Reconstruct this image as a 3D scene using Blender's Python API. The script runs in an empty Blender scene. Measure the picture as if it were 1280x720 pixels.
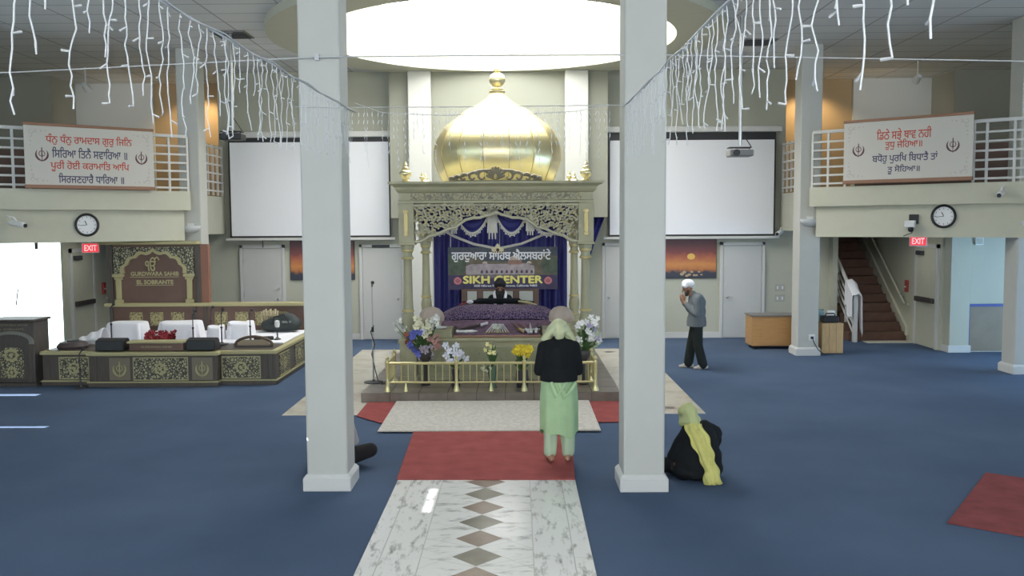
import bpy, math, random
from mathutils import Vector, Matrix, noise as MN
R = random.Random(7)
PI = math.pi
C = bpy.context.scene.collection
S = bpy.context.scene

# ------------------------------------------------------------ camera, exposure, light
PITCH, YAW, ROLL = .0713, .0063, .006
f_ = Vector((-math.sin(YAW)*math.cos(PITCH), math.cos(YAW)*math.cos(PITCH), -math.sin(PITCH)))
r_ = Vector((math.cos(YAW), math.sin(YAW), 0)); u_ = r_.cross(f_)
rr = r_*math.cos(ROLL)-u_*math.sin(ROLL); uu = u_*math.cos(ROLL)+r_*math.sin(ROLL)
cam = bpy.data.objects.new('camera', bpy.data.cameras.new('camera')); C.objects.link(cam)
m3 = Matrix((rr, uu, -f_)).transposed()
cam.matrix_world = Matrix.Translation((0, 0, 2.6)) @ m3.to_4x4()
cam.data.sensor_width = 36; cam.data.lens = 36*1120/1280; cam.data.clip_start = .05
S.camera = cam
S.view_settings.view_transform = 'Standard'; S.view_settings.look = 'None'
S.view_settings.exposure = 0.0; S.view_settings.gamma = 1; S.view_settings.use_curve_mapping = False
W = bpy.data.worlds.new('world'); S.world = W; W.use_nodes = True
W.node_tree.nodes['Background'].inputs[0].default_value = (.75, .88, 1, 1)
W.node_tree.nodes['Background'].inputs[1].default_value = 1.0
SKYLIGHT = 7.5      # glow of the skylight diffuser
REAR_WIN = 6.8      # daylight in the windows of the rear wall
SIDE_WIN = 4.0      # glow of the unseen side wall windows, upper ones added for the ceiling
DOOR_GLOW = 3.5     # daylight in the glazed door on the left
sun = bpy.data.objects.new('sun', bpy.data.lights.new('sun', 'SUN')); C.objects.link(sun)
sun.data.energy = 30; sun.data.angle = .0025; sun.data.color = (.95, .98, 1)
sun.rotation_euler = (0, math.radians(-68), 0)      # low sun from the left
X0 = -.34           # axis of the hall

# ------------------------------------------------------------ helpers
def srgb(r, g, b):
    def c(v):
        v /= 255
        return v/12.92 if v <= .04045 else ((v+.055)/1.055)**2.4
    return (c(r), c(g), c(b))

def mat(name, col, rough=.6, metal=0, var=0, scale=6, bump=0, bscale=60, emit=0, spec=.5, trans=0, stretch=None):
    m = bpy.data.materials.new(name); m.use_nodes = True
    nt = m.node_tree; P = nt.nodes['Principled BSDF']
    P.inputs['Base Color'].default_value = (*col, 1); P.inputs['Roughness'].default_value = rough
    P.inputs['Metallic'].default_value = metal; P.inputs['Specular IOR Level'].default_value = spec
    if trans: P.inputs['Transmission Weight'].default_value = trans
    if emit:
        P.inputs['Emission Color'].default_value = (*col, 1); P.inputs['Emission Strength'].default_value = emit
    if var or bump:
        tc = nt.nodes.new('ShaderNodeTexCoord'); src = tc.outputs['Object']
        if stretch:
            mp = nt.nodes.new('ShaderNodeMapping'); mp.inputs['Scale'].default_value = stretch
            nt.links.new(src, mp.inputs[0]); src = mp.outputs[0]
        if var:
            n = nt.nodes.new('ShaderNodeTexNoise'); n.inputs['Scale'].default_value = scale; n.inputs['Detail'].default_value = 5
            cr = nt.nodes.new('ShaderNodeValToRGB')
            cr.color_ramp.elements[0].position = .3; cr.color_ramp.elements[1].position = .7
            cr.color_ramp.elements[0].color = (*[c*(1-var) for c in col], 1)
            cr.color_ramp.elements[1].color = (*[min(1, c*(1+var)) for c in col], 1)
            nt.links.new(src, n.inputs['Vector']); nt.links.new(n.outputs[0], cr.inputs[0]); nt.links.new(cr.outputs[0], P.inputs['Base Color'])
        if bump:
            n = nt.nodes.new('ShaderNodeTexNoise'); n.inputs['Scale'].default_value = bscale; n.inputs['Detail'].default_value = 3
            b = nt.nodes.new('ShaderNodeBump'); b.inputs['Strength'].default_value = bump; b.inputs['Distance'].default_value = .01
            nt.links.new(src, n.inputs['Vector']); nt.links.new(n.outputs[0], b.inputs['Height']); nt.links.new(b.outputs[0], P.inputs['Normal'])
    return m

def pattern(name, ca, cb, scale=10, edge=.06, rough=.5, metal=0, kind='vor', warp=.35):
    """two-colour ornament: scroll-like cells of ca on a ground of cb"""
    m = bpy.data.materials.new(name); m.use_nodes = True; nt = m.node_tree; P = nt.nodes['Principled BSDF']
    P.inputs['Roughness'].default_value = rough; P.inputs['Metallic'].default_value = metal
    tc = nt.nodes.new('ShaderNodeTexCoord'); src = tc.outputs['Object']
    nz = nt.nodes.new('ShaderNodeTexNoise'); nz.inputs['Scale'].default_value = scale*.7
    mx = nt.nodes.new('ShaderNodeMixRGB'); mx.blend_type = 'ADD'; mx.inputs[0].default_value = warp/scale*4
    nt.links.new(src, nz.inputs['Vector']); nt.links.new(src, mx.inputs[1]); nt.links.new(nz.outputs['Color'], mx.inputs[2])
    v = nt.nodes.new('ShaderNodeTexVoronoi'); v.inputs['Scale'].default_value = scale
    if kind == 'vor': v.feature = 'DISTANCE_TO_EDGE'
    nt.links.new(mx.outputs[0], v.inputs['Vector'])
    cr = nt.nodes.new('ShaderNodeValToRGB'); e = cr.color_ramp.elements
    e[0].position = edge; e[0].color = (*cb, 1); e[1].position = edge*1.9; e[1].color = (*ca, 1)
    nt.links.new(v.outputs['Distance'], cr.inputs[0]); nt.links.new(cr.outputs[0], P.inputs['Base Color'])
    b = nt.nodes.new('ShaderNodeBump'); b.inputs['Strength'].default_value = .6; b.inputs['Distance'].default_value = .01
    nt.links.new(cr.outputs[0], b.inputs['Height']); nt.links.new(b.outputs[0], P.inputs['Normal'])
    return m

class MB:
    def __init__(s): s.v = []; s.f = []; s.m = []; s.T = None
    def add(s, vs, fs, m=0, T=None):
        o = len(s.v); T = T or s.T
        s.v += [tuple(T @ Vector(v)) for v in vs] if T else [tuple(v) for v in vs]
        s.f += [tuple(o+i for i in f) for f in fs]; s.m += [m]*len(fs)
        return s
    def box(s, x0, x1, y0, y1, z0, z1, m=0, T=None):
        return s.add([(x0,y0,z0),(x1,y0,z0),(x1,y1,z0),(x0,y1,z0),(x0,y0,z1),(x1,y0,z1),(x1,y1,z1),(x0,y1,z1)],
                     [(0,3,2,1),(4,5,6,7),(0,1,5,4),(1,2,6,5),(2,3,7,6),(3,0,4,7)], m, T)
    def prism(s, pts, a, b, m=0, ax='y', T=None):
        """outline pts (x,z) pushed from y=a to y=b, or (x,y) pushed from z=a to z=b"""
        n = len(pts)
        area = sum(pts[i][0]*pts[(i+1)%n][1]-pts[(i+1)%n][0]*pts[i][1] for i in range(n))
        if area < 0: pts = pts[::-1]
        g = (lambda p, t: (p[0], t, p[1])) if ax == 'y' else (lambda p, t: (p[0], p[1], t))
        if ax == 'z': a, b = max(a, b), min(a, b)
        else: a, b = min(a, b), max(a, b)
        vs = [g(p, a) for p in pts]+[g(p, b) for p in pts]
        fs = [tuple(range(n)), tuple(range(2*n-1, n-1, -1))]+[((i+1) % n, i, n+i, n+(i+1) % n) for i in range(n)]
        return s.add(vs, fs, m, T)
    def flat(s, pts, y, m=0):
        n = len(pts)
        area = sum(pts[i][0]*pts[(i+1)%n][1]-pts[(i+1)%n][0]*pts[i][1] for i in range(n))
        if area < 0: pts = pts[::-1]
        return s.add([(p[0], y, p[1]) for p in pts], [tuple(range(n))], m)
    def lathe(s, prof, cx=0, cy=0, n=20, m=0, wave=None, T=None, caps=True):
        vs = []; fs = []; k = len(prof)
        for r, z in prof:
            for i in range(n):
                a = 2*PI*i/n; q = r*(1+(wave(a) if wave else 0)); vs.append((cx+q*math.cos(a), cy+q*math.sin(a), z))
        for j in range(k-1):
            for i in range(n):
                fs.append((j*n+i, j*n+(i+1) % n, (j+1)*n+(i+1) % n, (j+1)*n+i))
        if caps and prof[0][0] > 1e-5: fs.append(tuple(range(n-1, -1, -1)))
        if caps and prof[-1][0] > 1e-5: fs.append(tuple((k-1)*n+i for i in range(n)))
        return s.add(vs, fs, m, T)
    def tube(s, pts, r, n=6, m=0, T=None, flatten=1.0):
        pts = [Vector(p) for p in pts]; k = len(pts); vs = []; fs = []
        rs = r if isinstance(r, (list, tuple)) else [r]*k
        prev = None
        for i, p in enumerate(pts):
            d = (pts[min(i+1, k-1)]-pts[max(i-1, 0)])
            d = d.normalized() if d.length > 1e-9 else Vector((0, 0, 1))
            a = prev if prev is not None else (Vector((0, 0, 1)) if abs(d.z) < .9 else Vector((1, 0, 0)))
            a = (a-d*a.dot(d)); a = a.normalized() if a.length > 1e-6 else d.orthogonal().normalized()
            b = d.cross(a); prev = a
            for j in range(n):
                t = 2*PI*j/n; vs.append(p+a*math.cos(t)*rs[i]+b*math.sin(t)*rs[i]*flatten)
        for i in range(k-1):
            for j in range(n):
                fs.append((i*n+j, i*n+(j+1) % n, (i+1)*n+(j+1) % n, (i+1)*n+j))
        fs.append(tuple(range(n-1, -1, -1))); fs.append(tuple((k-1)*n+j for j in range(n)))
        return s.add(vs, fs, m, T)
    def ell(s, c, r, nu=14, nv=9, m=0, T=None):
        if not isinstance(r, (tuple, list)): r = (r, r, r)
        vs = [(c[0], c[1], c[2]-r[2])]; fs = []
        for j in range(1, nv):
            t = -PI/2+PI*j/nv
            for i in range(nu):
                a = 2*PI*i/nu; vs.append((c[0]+r[0]*math.cos(t)*math.cos(a), c[1]+r[1]*math.cos(t)*math.sin(a), c[2]+r[2]*math.sin(t)))
        vs.append((c[0], c[1], c[2]+r[2])); L = len(vs)-1
        for i in range(nu):
            fs.append((0, 1+(i+1) % nu, 1+i)); fs.append((L, L-nu+i, L-nu+(i+1) % nu))
        for j in range(nv-2):
            for i in range(nu):
                a = 1+j*nu; fs.append((a+i, a+(i+1) % nu, a+nu+(i+1) % nu, a+nu+i))
        return s.add(vs, fs, m, T)
    def cap(s, p, q, r1, r2, m=0):
        p, q = Vector(p), Vector(q); pts = []; rs = []; d = (q-p); L = max(d.length, 1e-6); d /= L
        for k in range(5):
            a = PI/2*(1-k/4); pts.append(p-d*r1*math.sin(a)); rs.append(max(r1*math.cos(a), 1e-4))
        for k in range(5):
            a = PI/2*k/4; pts.append(q+d*r2*math.sin(a)); rs.append(max(r2*math.cos(a), 1e-4))
        return s.tube(pts, rs, 12, m)
    def rings(s, rings, m=0, close=True):
        """loft of closed rings (lists of points, equal length)"""
        n = len(rings[0]); vs = [p for r in rings for p in r]; fs = []
        for j in range(len(rings)-1):
            for i in range(n): fs.append((j*n+i, j*n+(i+1) % n, (j+1)*n+(i+1) % n, (j+1)*n+i))
        if close:
            fs.append(tuple(range(n-1, -1, -1))); fs.append(tuple((len(rings)-1)*n+i for i in range(n)))
        return s.add(vs, fs, m)
    def build(s, name, mats, parent=None, loc=None, rz=0, smooth=30, bevel=0, label=None, recalc=False):
        me = bpy.data.meshes.new(name); me.from_pydata(s.v, [], s.f)
        for mm in (mats if isinstance(mats, (list, tuple)) else [mats]): me.materials.append(mm)
        me.polygons.foreach_set('material_index', s.m)
        me.validate()
        if recalc:
            import bmesh
            bm = bmesh.new(); bm.from_mesh(me); bmesh.ops.recalc_face_normals(bm, faces=bm.faces); bm.to_mesh(me); bm.free()
        if smooth:
            me.polygons.foreach_set('use_smooth', [True]*len(me.polygons))
            me.set_sharp_from_angle(angle=math.radians(smooth))
        o = bpy.data.objects.new(name, me); C.objects.link(o)
        if parent: o.parent = parent
        if loc: o.location = loc
        if rz: o.rotation_euler = (0, 0, rz)
        if bevel:
            b = o.modifiers.new('bevel', 'BEVEL'); b.width = bevel; b.segments = 2; b.limit_method = 'ANGLE'; b.angle_limit = math.radians(40)
        if label: o['label'] = label
        return o

def thing(name, label, cat, loc=(0, 0, 0), rz=0, group=None):
    o = bpy.data.objects.new(name, None); C.objects.link(o); o.empty_display_size = .1
    o.location = loc; o.rotation_euler = (0, 0, rz); o['label'] = label; o['category'] = cat
    if group: o['group'] = group
    return o
def tag(o, label, cat, group=None, kind=None):
    o['label'] = label; o['category'] = cat
    if group: o['group'] = group
    if kind: o['kind'] = kind
    return o
def struct(o, label=None, cat=None):
    o['kind'] = 'structure'
    if label: o['label'] = label
    if cat: o['category'] = cat
    return o
def dup(root, loc, rz, label, group=None, scale=None):
    r = root.copy(); C.objects.link(r); r.location = loc; r.rotation_euler = (0, 0, rz); r['label'] = label
    if group: r['group'] = group
    if scale: r.scale = scale
    for ch in list(root.children):
        c = ch.copy(); C.objects.link(c); c.parent = r
        for g in list(ch.children):
            d = g.copy(); C.objects.link(d); d.parent = c
    return r

# lettering: every glyph is its own outline, set side by side
_G = {}
def _conv(body):
    """outline loops of a line of text, each a list of points"""
    c = bpy.data.curves.new('t', 'FONT'); c.body = body; c.resolution_u = 3; c.fill_mode = 'NONE'
    o = bpy.data.objects.new('t', c); C.objects.link(o)
    bpy.context.view_layer.update()
    me = bpy.data.meshes.new_from_object(o.evaluated_get(bpy.context.evaluated_depsgraph_get()))
    nxt = {}
    for e in me.edges: nxt.setdefault(e.vertices[0], []).append(e.vertices[1]); nxt.setdefault(e.vertices[1], []).append(e.vertices[0])
    P = [(v.co.x, v.co.y) for v in me.vertices]; seen = set(); loops = []
    for st_ in range(len(P)):
        if st_ in seen or st_ not in nxt: continue
        lp = [st_]; seen.add(st_); cur = st_
        while True:
            cand = [q for q in nxt[cur] if q not in seen]
            if not cand: break
            cur = min(cand, key=lambda q: abs(q-cur)) ; seen.add(cur); lp.append(cur)
        if len(lp) > 2: loops.append([P[i] for i in lp])
    bpy.data.objects.remove(o); bpy.data.curves.remove(c); bpy.data.meshes.remove(me)
    return loops
def _wind(p, loops):
    """how many times the outlines wind round p"""
    w = 0
    for l in loops:
        for i in range(len(l)):
            (x1, y1), (x2, y2) = l[i-1], l[i]
            c = (x2-x1)*(p[1]-y1)-(p[0]-x1)*(y2-y1)
            if y1 <= p[1] < y2 and c > 0: w += 1
            elif y2 <= p[1] < y1 and c < 0: w -= 1
    return w
def _fill(loops):
    from mathutils.geometry import delaunay_2d_cdt
    if not loops: return []
    vs = []; es = []; ns_ = []
    for l in loops:
        o = len(vs); vs += [Vector(p) for p in l]; es += [(o+i, o+(i+1) % len(l)) for i in range(len(l))]; ns_.append(len(l))
    ov, _, of = delaunay_2d_cdt(vs, es, [], 0, 1e-5)[:3]
    fs = []
    for f in of:
        c = [sum(ov[i][k] for i in f)/len(f) for k in (0, 1)]
        if _wind(c, loops): fs.append(tuple(f))
    pts = [(v[0], v[1]) for v in ov]
    if fs:
        (ax, ay), (bx, by), (cx, cy) = [pts[i] for i in fs[0][:3]]
        if (bx-ax)*(cy-ay)-(cx-ax)*(by-ay) < 0: fs = [f[::-1] for f in fs]
    return [(pts, fs, loops)]
def _xmax(body):
    return max(v[0] for l in _conv(body) for v in l)
def gurmukhi(s):
    out = []
    for ch in s:
        if ch == '\u0a3f' and out: out.insert(len(out)-1, ch)
        else: out.append(ch)
    return ''.join(out)
def glyphs(s):
    if s in _G: return _G[s]
    t = gurmukhi(s); res = []; bar = _xmax('|')
    for i, ch in enumerate(t):
        if ch == ' ': continue
        adv = (_xmax(t[:i]+'|')-bar) if i else 0
        for vs, fs, lp in _fill(_conv(ch)): res.append(([(x+adv, y) for x, y in vs], fs, [[(x+adv, y) for x, y in l] for l in lp]))
    _G[s] = res
    return res
def write(mb, s, cx, cz, width, y, m=0, height=None, T=None, thick=0, fat=0):
    g = glyphs(s); xs = [v[0] for q in g for v in q[0]]; zs = [v[1] for q in g for v in q[0]]
    x0, x1, z0, z1 = min(xs), max(xs), min(zs), max(zs)
    kx = width/(x1-x0); kz = (height/(z1-z0)) if height else kx
    offs = [(0, 0)] if not fat else [(-fat, 0), (fat, 0), (0, fat), (0, -fat)]
    for k, (ox, oz) in enumerate(offs):
        for vs, fs, lp in g:
            P = [(cx+ox+(x-(x0+x1)/2)*kx, y-k*.0002, cz+oz+(z-(z0+z1)/2)*kz) for x, z in vs]
            mb.add(P, fs, m, T)
            if thick:
                mb.add([(p[0], p[1]-thick, p[2]) for p in P], fs, m, T)
                for l in lp:
                    Q = [(cx+ox+(x-(x0+x1)/2)*kx, y-k*.0002, cz+oz+(z-(z0+z1)/2)*kz) for x, z in l]; n_ = len(Q)
                    mb.add(Q+[(p[0], p[1]-thick, p[2]) for p in Q], [(i, (i+1) % n_, n_+(i+1) % n_, n_+i) for i in range(n_)], m, T)

def khanda(mb, cx, cz, h, y0, y1, m=0):
    """double-edged blade, ring and the two curved side blades"""
    def P(l): return [(cx+a*h, cz+b*h) for a, b in l]
    mb.prism(P([(0,.5),(.035,.42),(.03,.2),(.045,-.12),(.02,-.18),(.02,-.38),(.04,-.42),(0,-.5),(-.04,-.42),(-.02,-.38),(-.02,-.18),(-.045,-.12),(-.03,.2),(-.035,.42)]), y0, y1, m)
    n = 20; ro, ri = .2, .155
    for i in range(n):
        a, b = 2*PI*i/n, 2*PI*(i+1)/n
        mb.prism(P([(ro*math.cos(a), .06+ro*math.sin(a)), (ro*math.cos(b), .06+ro*math.sin(b)), (ri*math.cos(b), .06+ri*math.sin(b)), (ri*math.cos(a), .06+ri*math.sin(a))]), y0, y1, m)
    for sg in (-1, 1):
        out = []; inn = []
        for i in range(11):
            t = i/10; a = math.radians(52-172*t)   # from upper tip round the side to the bottom
            ro2 = .42; ri2 = .42-.125*math.sin(PI*min(1, t*1.05))-.004
            out.append((sg*(ro2*math.cos(a)*.98+.0), -.02+ro2*math.sin(a)))
            inn.append((sg*(ri2*math.cos(a)*.98), -.02+ri2*math.sin(a)+.0))
        for i in range(10):
            mb.prism(P([out[i], out[i+1], inn[i+1], inn[i]]), y0, y1, m)
    return mb

def rosette(mb, cx, cz, r, y0, y1, petals=8, m=0):
    for ring, (rr_, ph) in enumerate(((1.0, 0), (.62, PI/petals), (.3, 0))):
        pts = []
        for i in range(petals*8):
            a = 2*PI*i/(petals*8)+ph; q = r*rr_*(.78+.22*abs(math.cos(petals*(a-ph)/2)))
            pts.append((cx+q*math.cos(a), cz+q*math.sin(a)))
        mb.prism(pts, y0+(y0-y1)*ring*.7, y1, 0 if ring == 1 else m)

def blob(name, prims, voxel, m, parent, sm=4, deform=None):
    """one continuous surface grown over limbs ('c', p, q, r1, r2) and masses ('e', c, r)"""
    mb = MB()
    for p in prims:
        if p[0] == 'c': mb.cap(*p[1:5])
        else: mb.ell(p[1], p[2])
    o = mb.build(name+'_raw', m, smooth=0)
    md = o.modifiers.new('r', 'REMESH'); md.mode = 'VOXEL'; md.voxel_size = voxel
    sm_ = o.modifiers.new('s', 'SMOOTH'); sm_.iterations = sm; sm_.factor = .5
    bpy.context.view_layer.update()
    me = bpy.data.meshes.new_from_object(o.evaluated_get(bpy.context.evaluated_depsgraph_get()))
    raw = o.data; bpy.data.objects.remove(o); bpy.data.meshes.remove(raw)
    if deform:
        for v in me.vertices: v.co = deform(v.co)
    me.name = name
    me.polygons.foreach_set('use_smooth', [True]*len(me.polygons))
    if not me.materials: me.materials.append(m)
    q = bpy.data.objects.new(name, me); C.objects.link(q); q.parent = parent
    return q

# ------------------------------------------------------------ materials
wall_m = mat('wall paint', (.47, .475, .39), .75, var=.03, scale=2, bump=.05)
white_paint = mat('white column paint', (.5, .505, .47), .6, var=.02, scale=3)
cream_paint = mat('cream paint', (.52, .515, .41), .65, var=.02)
trim_m = mat('trim white', (.6, .6, .58), .5)
door_m = mat('door paint', (.55, .55, .53), .5)
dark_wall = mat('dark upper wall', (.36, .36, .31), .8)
warm_lit_m = mat('warm-lit wall', (.4, .3, .18), .8)  # glow of the warm lamps put into the wall colour
metal_m = mat('steel', (.55, .55, .56), .3, 1)
black_m = mat('black plastic', (.015, .015, .017), .45)
dark_m = mat('dark grey', (.05, .05, .055), .5)
white_plastic = mat('white plastic', (.75, .76, .76), .4)
gold_m = mat('brass', (.66, .59, .31), .33, .65)
pal_m = mat('throne paint', (.41, .39, .25), .45, var=.08, scale=5)
pal_gold = mat('throne gilding', (.55, .45, .2), .4, .35)
pal_dark = mat('throne shadow ground', (.07, .065, .045), .7)
black_cloth = mat('black cloth', (.012, .014, .016), .9, bump=.2, bscale=90, spec=.2)
skin_m = mat('skin', (.36, .19, .12), .55)
red_carpet = mat('red carpet', (.34, .09, .085), .95, var=.12, scale=5, bump=.5, bscale=300, spec=.1)
white_cloth = mat('white cloth', (.78, .78, .82), .85, bump=.2, bscale=25)
wood_m = mat('wood veneer', (.5, .27, .1), .45, var=.1, scale=4, stretch=(1, 1, 14))
pine_m = mat('pine board', (.55, .36, .17), .55, var=.15, scale=5, stretch=(9, 9, 1))

def carpet_material():
    m = bpy.data.materials.new('blue carpet'); m.use_nodes = True; nt = m.node_tree; P = nt.nodes['Principled BSDF']
    tc = nt.nodes.new('ShaderNodeTexCoord')
    def nz(sc, det, d=None):
        n = nt.nodes.new('ShaderNodeTexNoise'); n.inputs['Scale'].default_value = sc; n.inputs['Detail'].default_value = det
        nt.links.new(tc.outputs['Object'], n.inputs['Vector']); return n
    a = nz(.45, 4); b = nz(160, 2)
    mx = nt.nodes.new('ShaderNodeMixRGB'); mx.inputs[0].default_value = .35
    nt.links.new(a.outputs[0], mx.inputs[1]); nt.links.new(b.outputs[0], mx.inputs[2])
    cr = nt.nodes.new('ShaderNodeValToRGB'); e = cr.color_ramp.elements
    e[0].position = .35; e[0].color = (.062, .094, .156, 1); e[1].position = .65; e[1].color = (.096, .137, .216, 1)
    nt.links.new(mx.outputs[0], cr.inputs[0]); nt.links.new(cr.outputs[0], P.inputs['Base Color'])
    P.inputs['Roughness'].default_value = .95; P.inputs['Specular IOR Level'].default_value = .15
    bp = nt.nodes.new('ShaderNodeBump'); bp.inputs['Strength'].default_value = .4; bp.inputs['Distance'].default_value = .01
    nt.links.new(b.outputs[0], bp.inputs['Height']); nt.links.new(bp.outputs[0], P.inputs['Normal'])
    return m
def marble_material(name, base, vein, scale, stretch, rough=.25, amount=.5):
    m = bpy.data.materials.new(name); m.use_nodes = True; nt = m.node_tree; P = nt.nodes['Principled BSDF']
    tc = nt.nodes.new('ShaderNodeTexCoord'); mp = nt.nodes.new('ShaderNodeMapping'); mp.inputs['Scale'].default_value = stretch
    nt.links.new(tc.outputs['Object'], mp.inputs[0])
    n = nt.nodes.new('ShaderNodeTexNoise'); n.inputs['Scale'].default_value = scale; n.inputs['Detail'].default_value = 8; n.inputs['Roughness'].default_value = .65
    nt.links.new(mp.outputs[0], n.inputs['Vector'])
    cr = nt.nodes.new('ShaderNodeValToRGB'); e = cr.color_ramp.elements
    e[0].position = .30; e[0].color = (*vein, 1); e[1].position = .30+.2*amount+.06; e[1].color = (*base, 1)
    nt.links.new(n.outputs[0], cr.inputs[0]); nt.links.new(cr.outputs[0], P.inputs['Base Color'])
    P.inputs['Roughness'].default_value = rough
    return m
def tile_material(name, base, line, sx, sy, lw, rough=.8):
    m = bpy.data.materials.new(name); m.use_nodes = True; nt = m.node_tree; P = nt.nodes['Principled BSDF']
    tc = nt.nodes.new('ShaderNodeTexCoord'); b = nt.nodes.new('ShaderNodeTexBrick')
    b.offset = 0; b.inputs['Scale'].default_value = 1; b.inputs['Brick Width'].default_value = sx; b.inputs['Row Height'].default_value = sy
    b.inputs['Mortar Size'].default_value = lw; b.inputs['Mortar Smooth'].default_value = .1
    b.inputs['Color1'].default_value = (*base, 1); b.inputs['Color2'].default_value = (*[c*.95 for c in base], 1); b.inputs['Mortar'].default_value = (*line, 1)
    nt.links.new(tc.outputs['Object'], b.inputs['Vector']); nt.links.new(b.outputs['Color'], P.inputs['Base Color'])
    P.inputs['Roughness'].default_value = rough
    return m
carpet_m = carpet_material()
ceil_m = tile_material('ceiling tile', (.74, .75, .75), (.4, .4, .4), 1.22, .61, .016)
marble_w = marble_material('white marble', (.78, .765, .73), (.26, .25, .23), 4.2, (3.2, .9, 1), .18, .62)
marble_d = marble_material('white marble slanted', (.78, .77, .73), (.28, .27, .25), 3.6, (1.0, 2.4, 1), .18, .6)
marble_b = marble_material('beige marble', (.60, .57, .48), (.42, .38, .3), 1.6, (1, 1, 1), .2, .9)
stone_d = marble_material('brown stone tile', (.2, .165, .135), (.13, .11, .09), 3, (1, 1, 1), .3, .9)

# ------------------------------------------------------------ the hall
HX = 11.6           # half width of the shell
YB, YR = 24.5, -3.0
CZ = 6.0
struct(MB().box(X0-HX, X0+HX, YR, YB, -.2, 0).build('floor', carpet_m, smooth=0), 'blue carpeted hall floor', 'floor')
# ceiling with the round opening for the skylight
SC = (X0, 16.25); RI, RO = 3.15, 4.0
mb = MB()
N = 48
def arc(r, a0, a1, n): return [(SC[0]+r*math.cos(a0+(a1-a0)*i/n), SC[1]+r*math.sin(a0+(a1-a0)*i/n)) for i in range(n+1)]
for sg in (-1, 1):
    half = arc(RO-.02, -PI/2, PI/2, N) if sg > 0 else arc(RO-.02, PI/2, 3*PI/2, N)
    if sg > 0: poly = [(SC[0], YR), (X0+HX, YR), (X0+HX, YB), (SC[0], YB)]+half[::-1]
    else: poly = [(SC[0], YB), (X0-HX, YB), (X0-HX, YR), (SC[0], YR)]+half[::-1]
    mb.prism(poly, CZ, CZ+.2, 0, 'z')
struct(mb.build('ceiling', ceil_m, smooth=0), 'grey suspended tile ceiling with a round opening', 'ceiling')
# dropped ring round the skylight and the drum above it
mb = MB(); Z1 = 5.86
prof = [(RI, Z1), (RO, Z1), (RO, CZ+.1), (RO-.1, CZ+.1), (RI+.1, CZ+.1), (RI+.1, 7.0), (RI, 7.0), (RI, Z1)]
mb.lathe(prof, SC[0], SC[1], 72, caps=False)
struct(mb.build('trim_1', cream_paint, smooth=40, recalc=True), 'round dropped ceiling ring around the skylight', 'ceiling trim')
sky_m = mat('skylight diffuser', (1, 1, 1), .9, emit=SKYLIGHT)
struct(MB().lathe([(RI+.05, 7.0), (RI+.05, 7.06)], SC[0], SC[1], 72).build('window_1', sky_m), 'large round glowing skylight above the canopy', 'skylight')

def win_wall(name, axis, pos, a0, a1, z0, z1, holes, m, t=.2):
    """a wall with rectangular openings; axis 'x' runs along x at y=pos..pos+t, 'y' along y at x=pos..pos+t"""
    xs = sorted({a0, a1, *[h[0] for h in holes], *[h[1] for h in holes]}); mb = MB()
    for i in range(len(xs)-1):
        A, B = xs[i], xs[i+1]; cuts = sorted((h[2], h[3]) for h in holes if h[0] < B-1e-6 and h[1] > A+1e-6)
        z = z0
        segs = []
        for c0, c1 in cuts:
            if c0 > z: segs.append((z, c0))
            z = c1
        if z < z1: segs.append((z, z1))
        for c0, c1 in segs:
            if axis == 'x': mb.box(A, B, pos, pos+t, c0, c1)
            else: mb.box(pos, pos+t, A, B, c0, c1)
    return struct(mb.build(name, m, smooth=0))
rear_holes = [(X0+a, X0+a+3.4, z, z+h) for a in (-9.4, -5.5, -1.7, 2.1, 6.0) for z, h in ((.9, 1.4), (3.4, 2.0))]
rear_holes = [h for h in rear_holes if h[2] > 3 or abs((h[0]+h[1])/2-X0) > .2]
win_wall('wall_rear', 'x', YR-.2, X0-HX, X0+HX, 0, CZ, rear_holes, wall_m)
glow_r = mat('daylit rear glass', (.95, .98, 1), .5, emit=REAR_WIN)
glow_b = mat('bluish daylit glass', (.45, .7, 1), .5, emit=11)
glow_s = mat('unseen side glow', (.62, .82, 1), .5, emit=SIDE_WIN)
wn = 2
for h in rear_holes:
    mb = MB().box(h[0], h[1], YR-.14, YR-.1, h[2], h[3], 0)
    for k in range(4):
        x = h[0]+(h[1]-h[0])*k/3; mb.box(x-.03, x+.03, YR-.1, YR-.04, h[2], h[3], 1)
    struct(mb.build('window_%d' % wn, [glow_r, trim_m], smooth=0), 'rear wall window with white mullions', 'window'); wn += 1
# side walls: unseen windows plus three narrow gaps on the left that let the low sun in
SLX = X0-HX
tn = math.tan(math.radians(22))
def gap_z(x): return (x-SLX)*tn
sun_gaps = [(13.62, 13.78, gap_z(-8.5), gap_z(-7.42)), (11.42, 11.52, gap_z(-7.4), gap_z(-6.12)), (7.9, 8.72, gap_z(-.82), gap_z(-.76))]
side_holes = [(y, y+2.2, .9, 2.0) for y in (1, 4.6)]+[(y, y+3.2, 3.6, 5.4) for y in (-1.5, 2.6)]+[(9.2, 12.6, 3.6, 5.4)]  # upper openings added so that their glow brightens the ceiling
win_wall('wall_left', 'y', SLX-.02, YR, YB, 0, CZ, sun_gaps+side_holes, wall_m, .02)
right_holes = side_holes+[(13.2, 16.6, .5, 2.1)]
win_wall('wall_right', 'y', X0+HX, YR, YB, 0, CZ, right_holes, wall_m)
for sg, holes in ((-1, side_holes), (1, right_holes)):
    for h in holes:
        xx = X0+sg*(HX+.08)
        mb = MB().box(min(xx, xx+sg*.03), max(xx, xx+sg*.03), h[0]-.2, h[1]+.2, h[2]-.2, h[3]+.2, 0)
        for k in range(3):
            y = h[0]+(h[1]-h[0])*k/2; mb.box(xx-.05, xx+.02, y-.03, y+.03, h[2], h[3], 1)
        struct(mb.build('window_%d' % wn, [glow_b if h[0] == 13.2 else glow_s, trim_m], smooth=0), 'unseen side wall window with white mullions', 'window'); wn += 1
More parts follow.
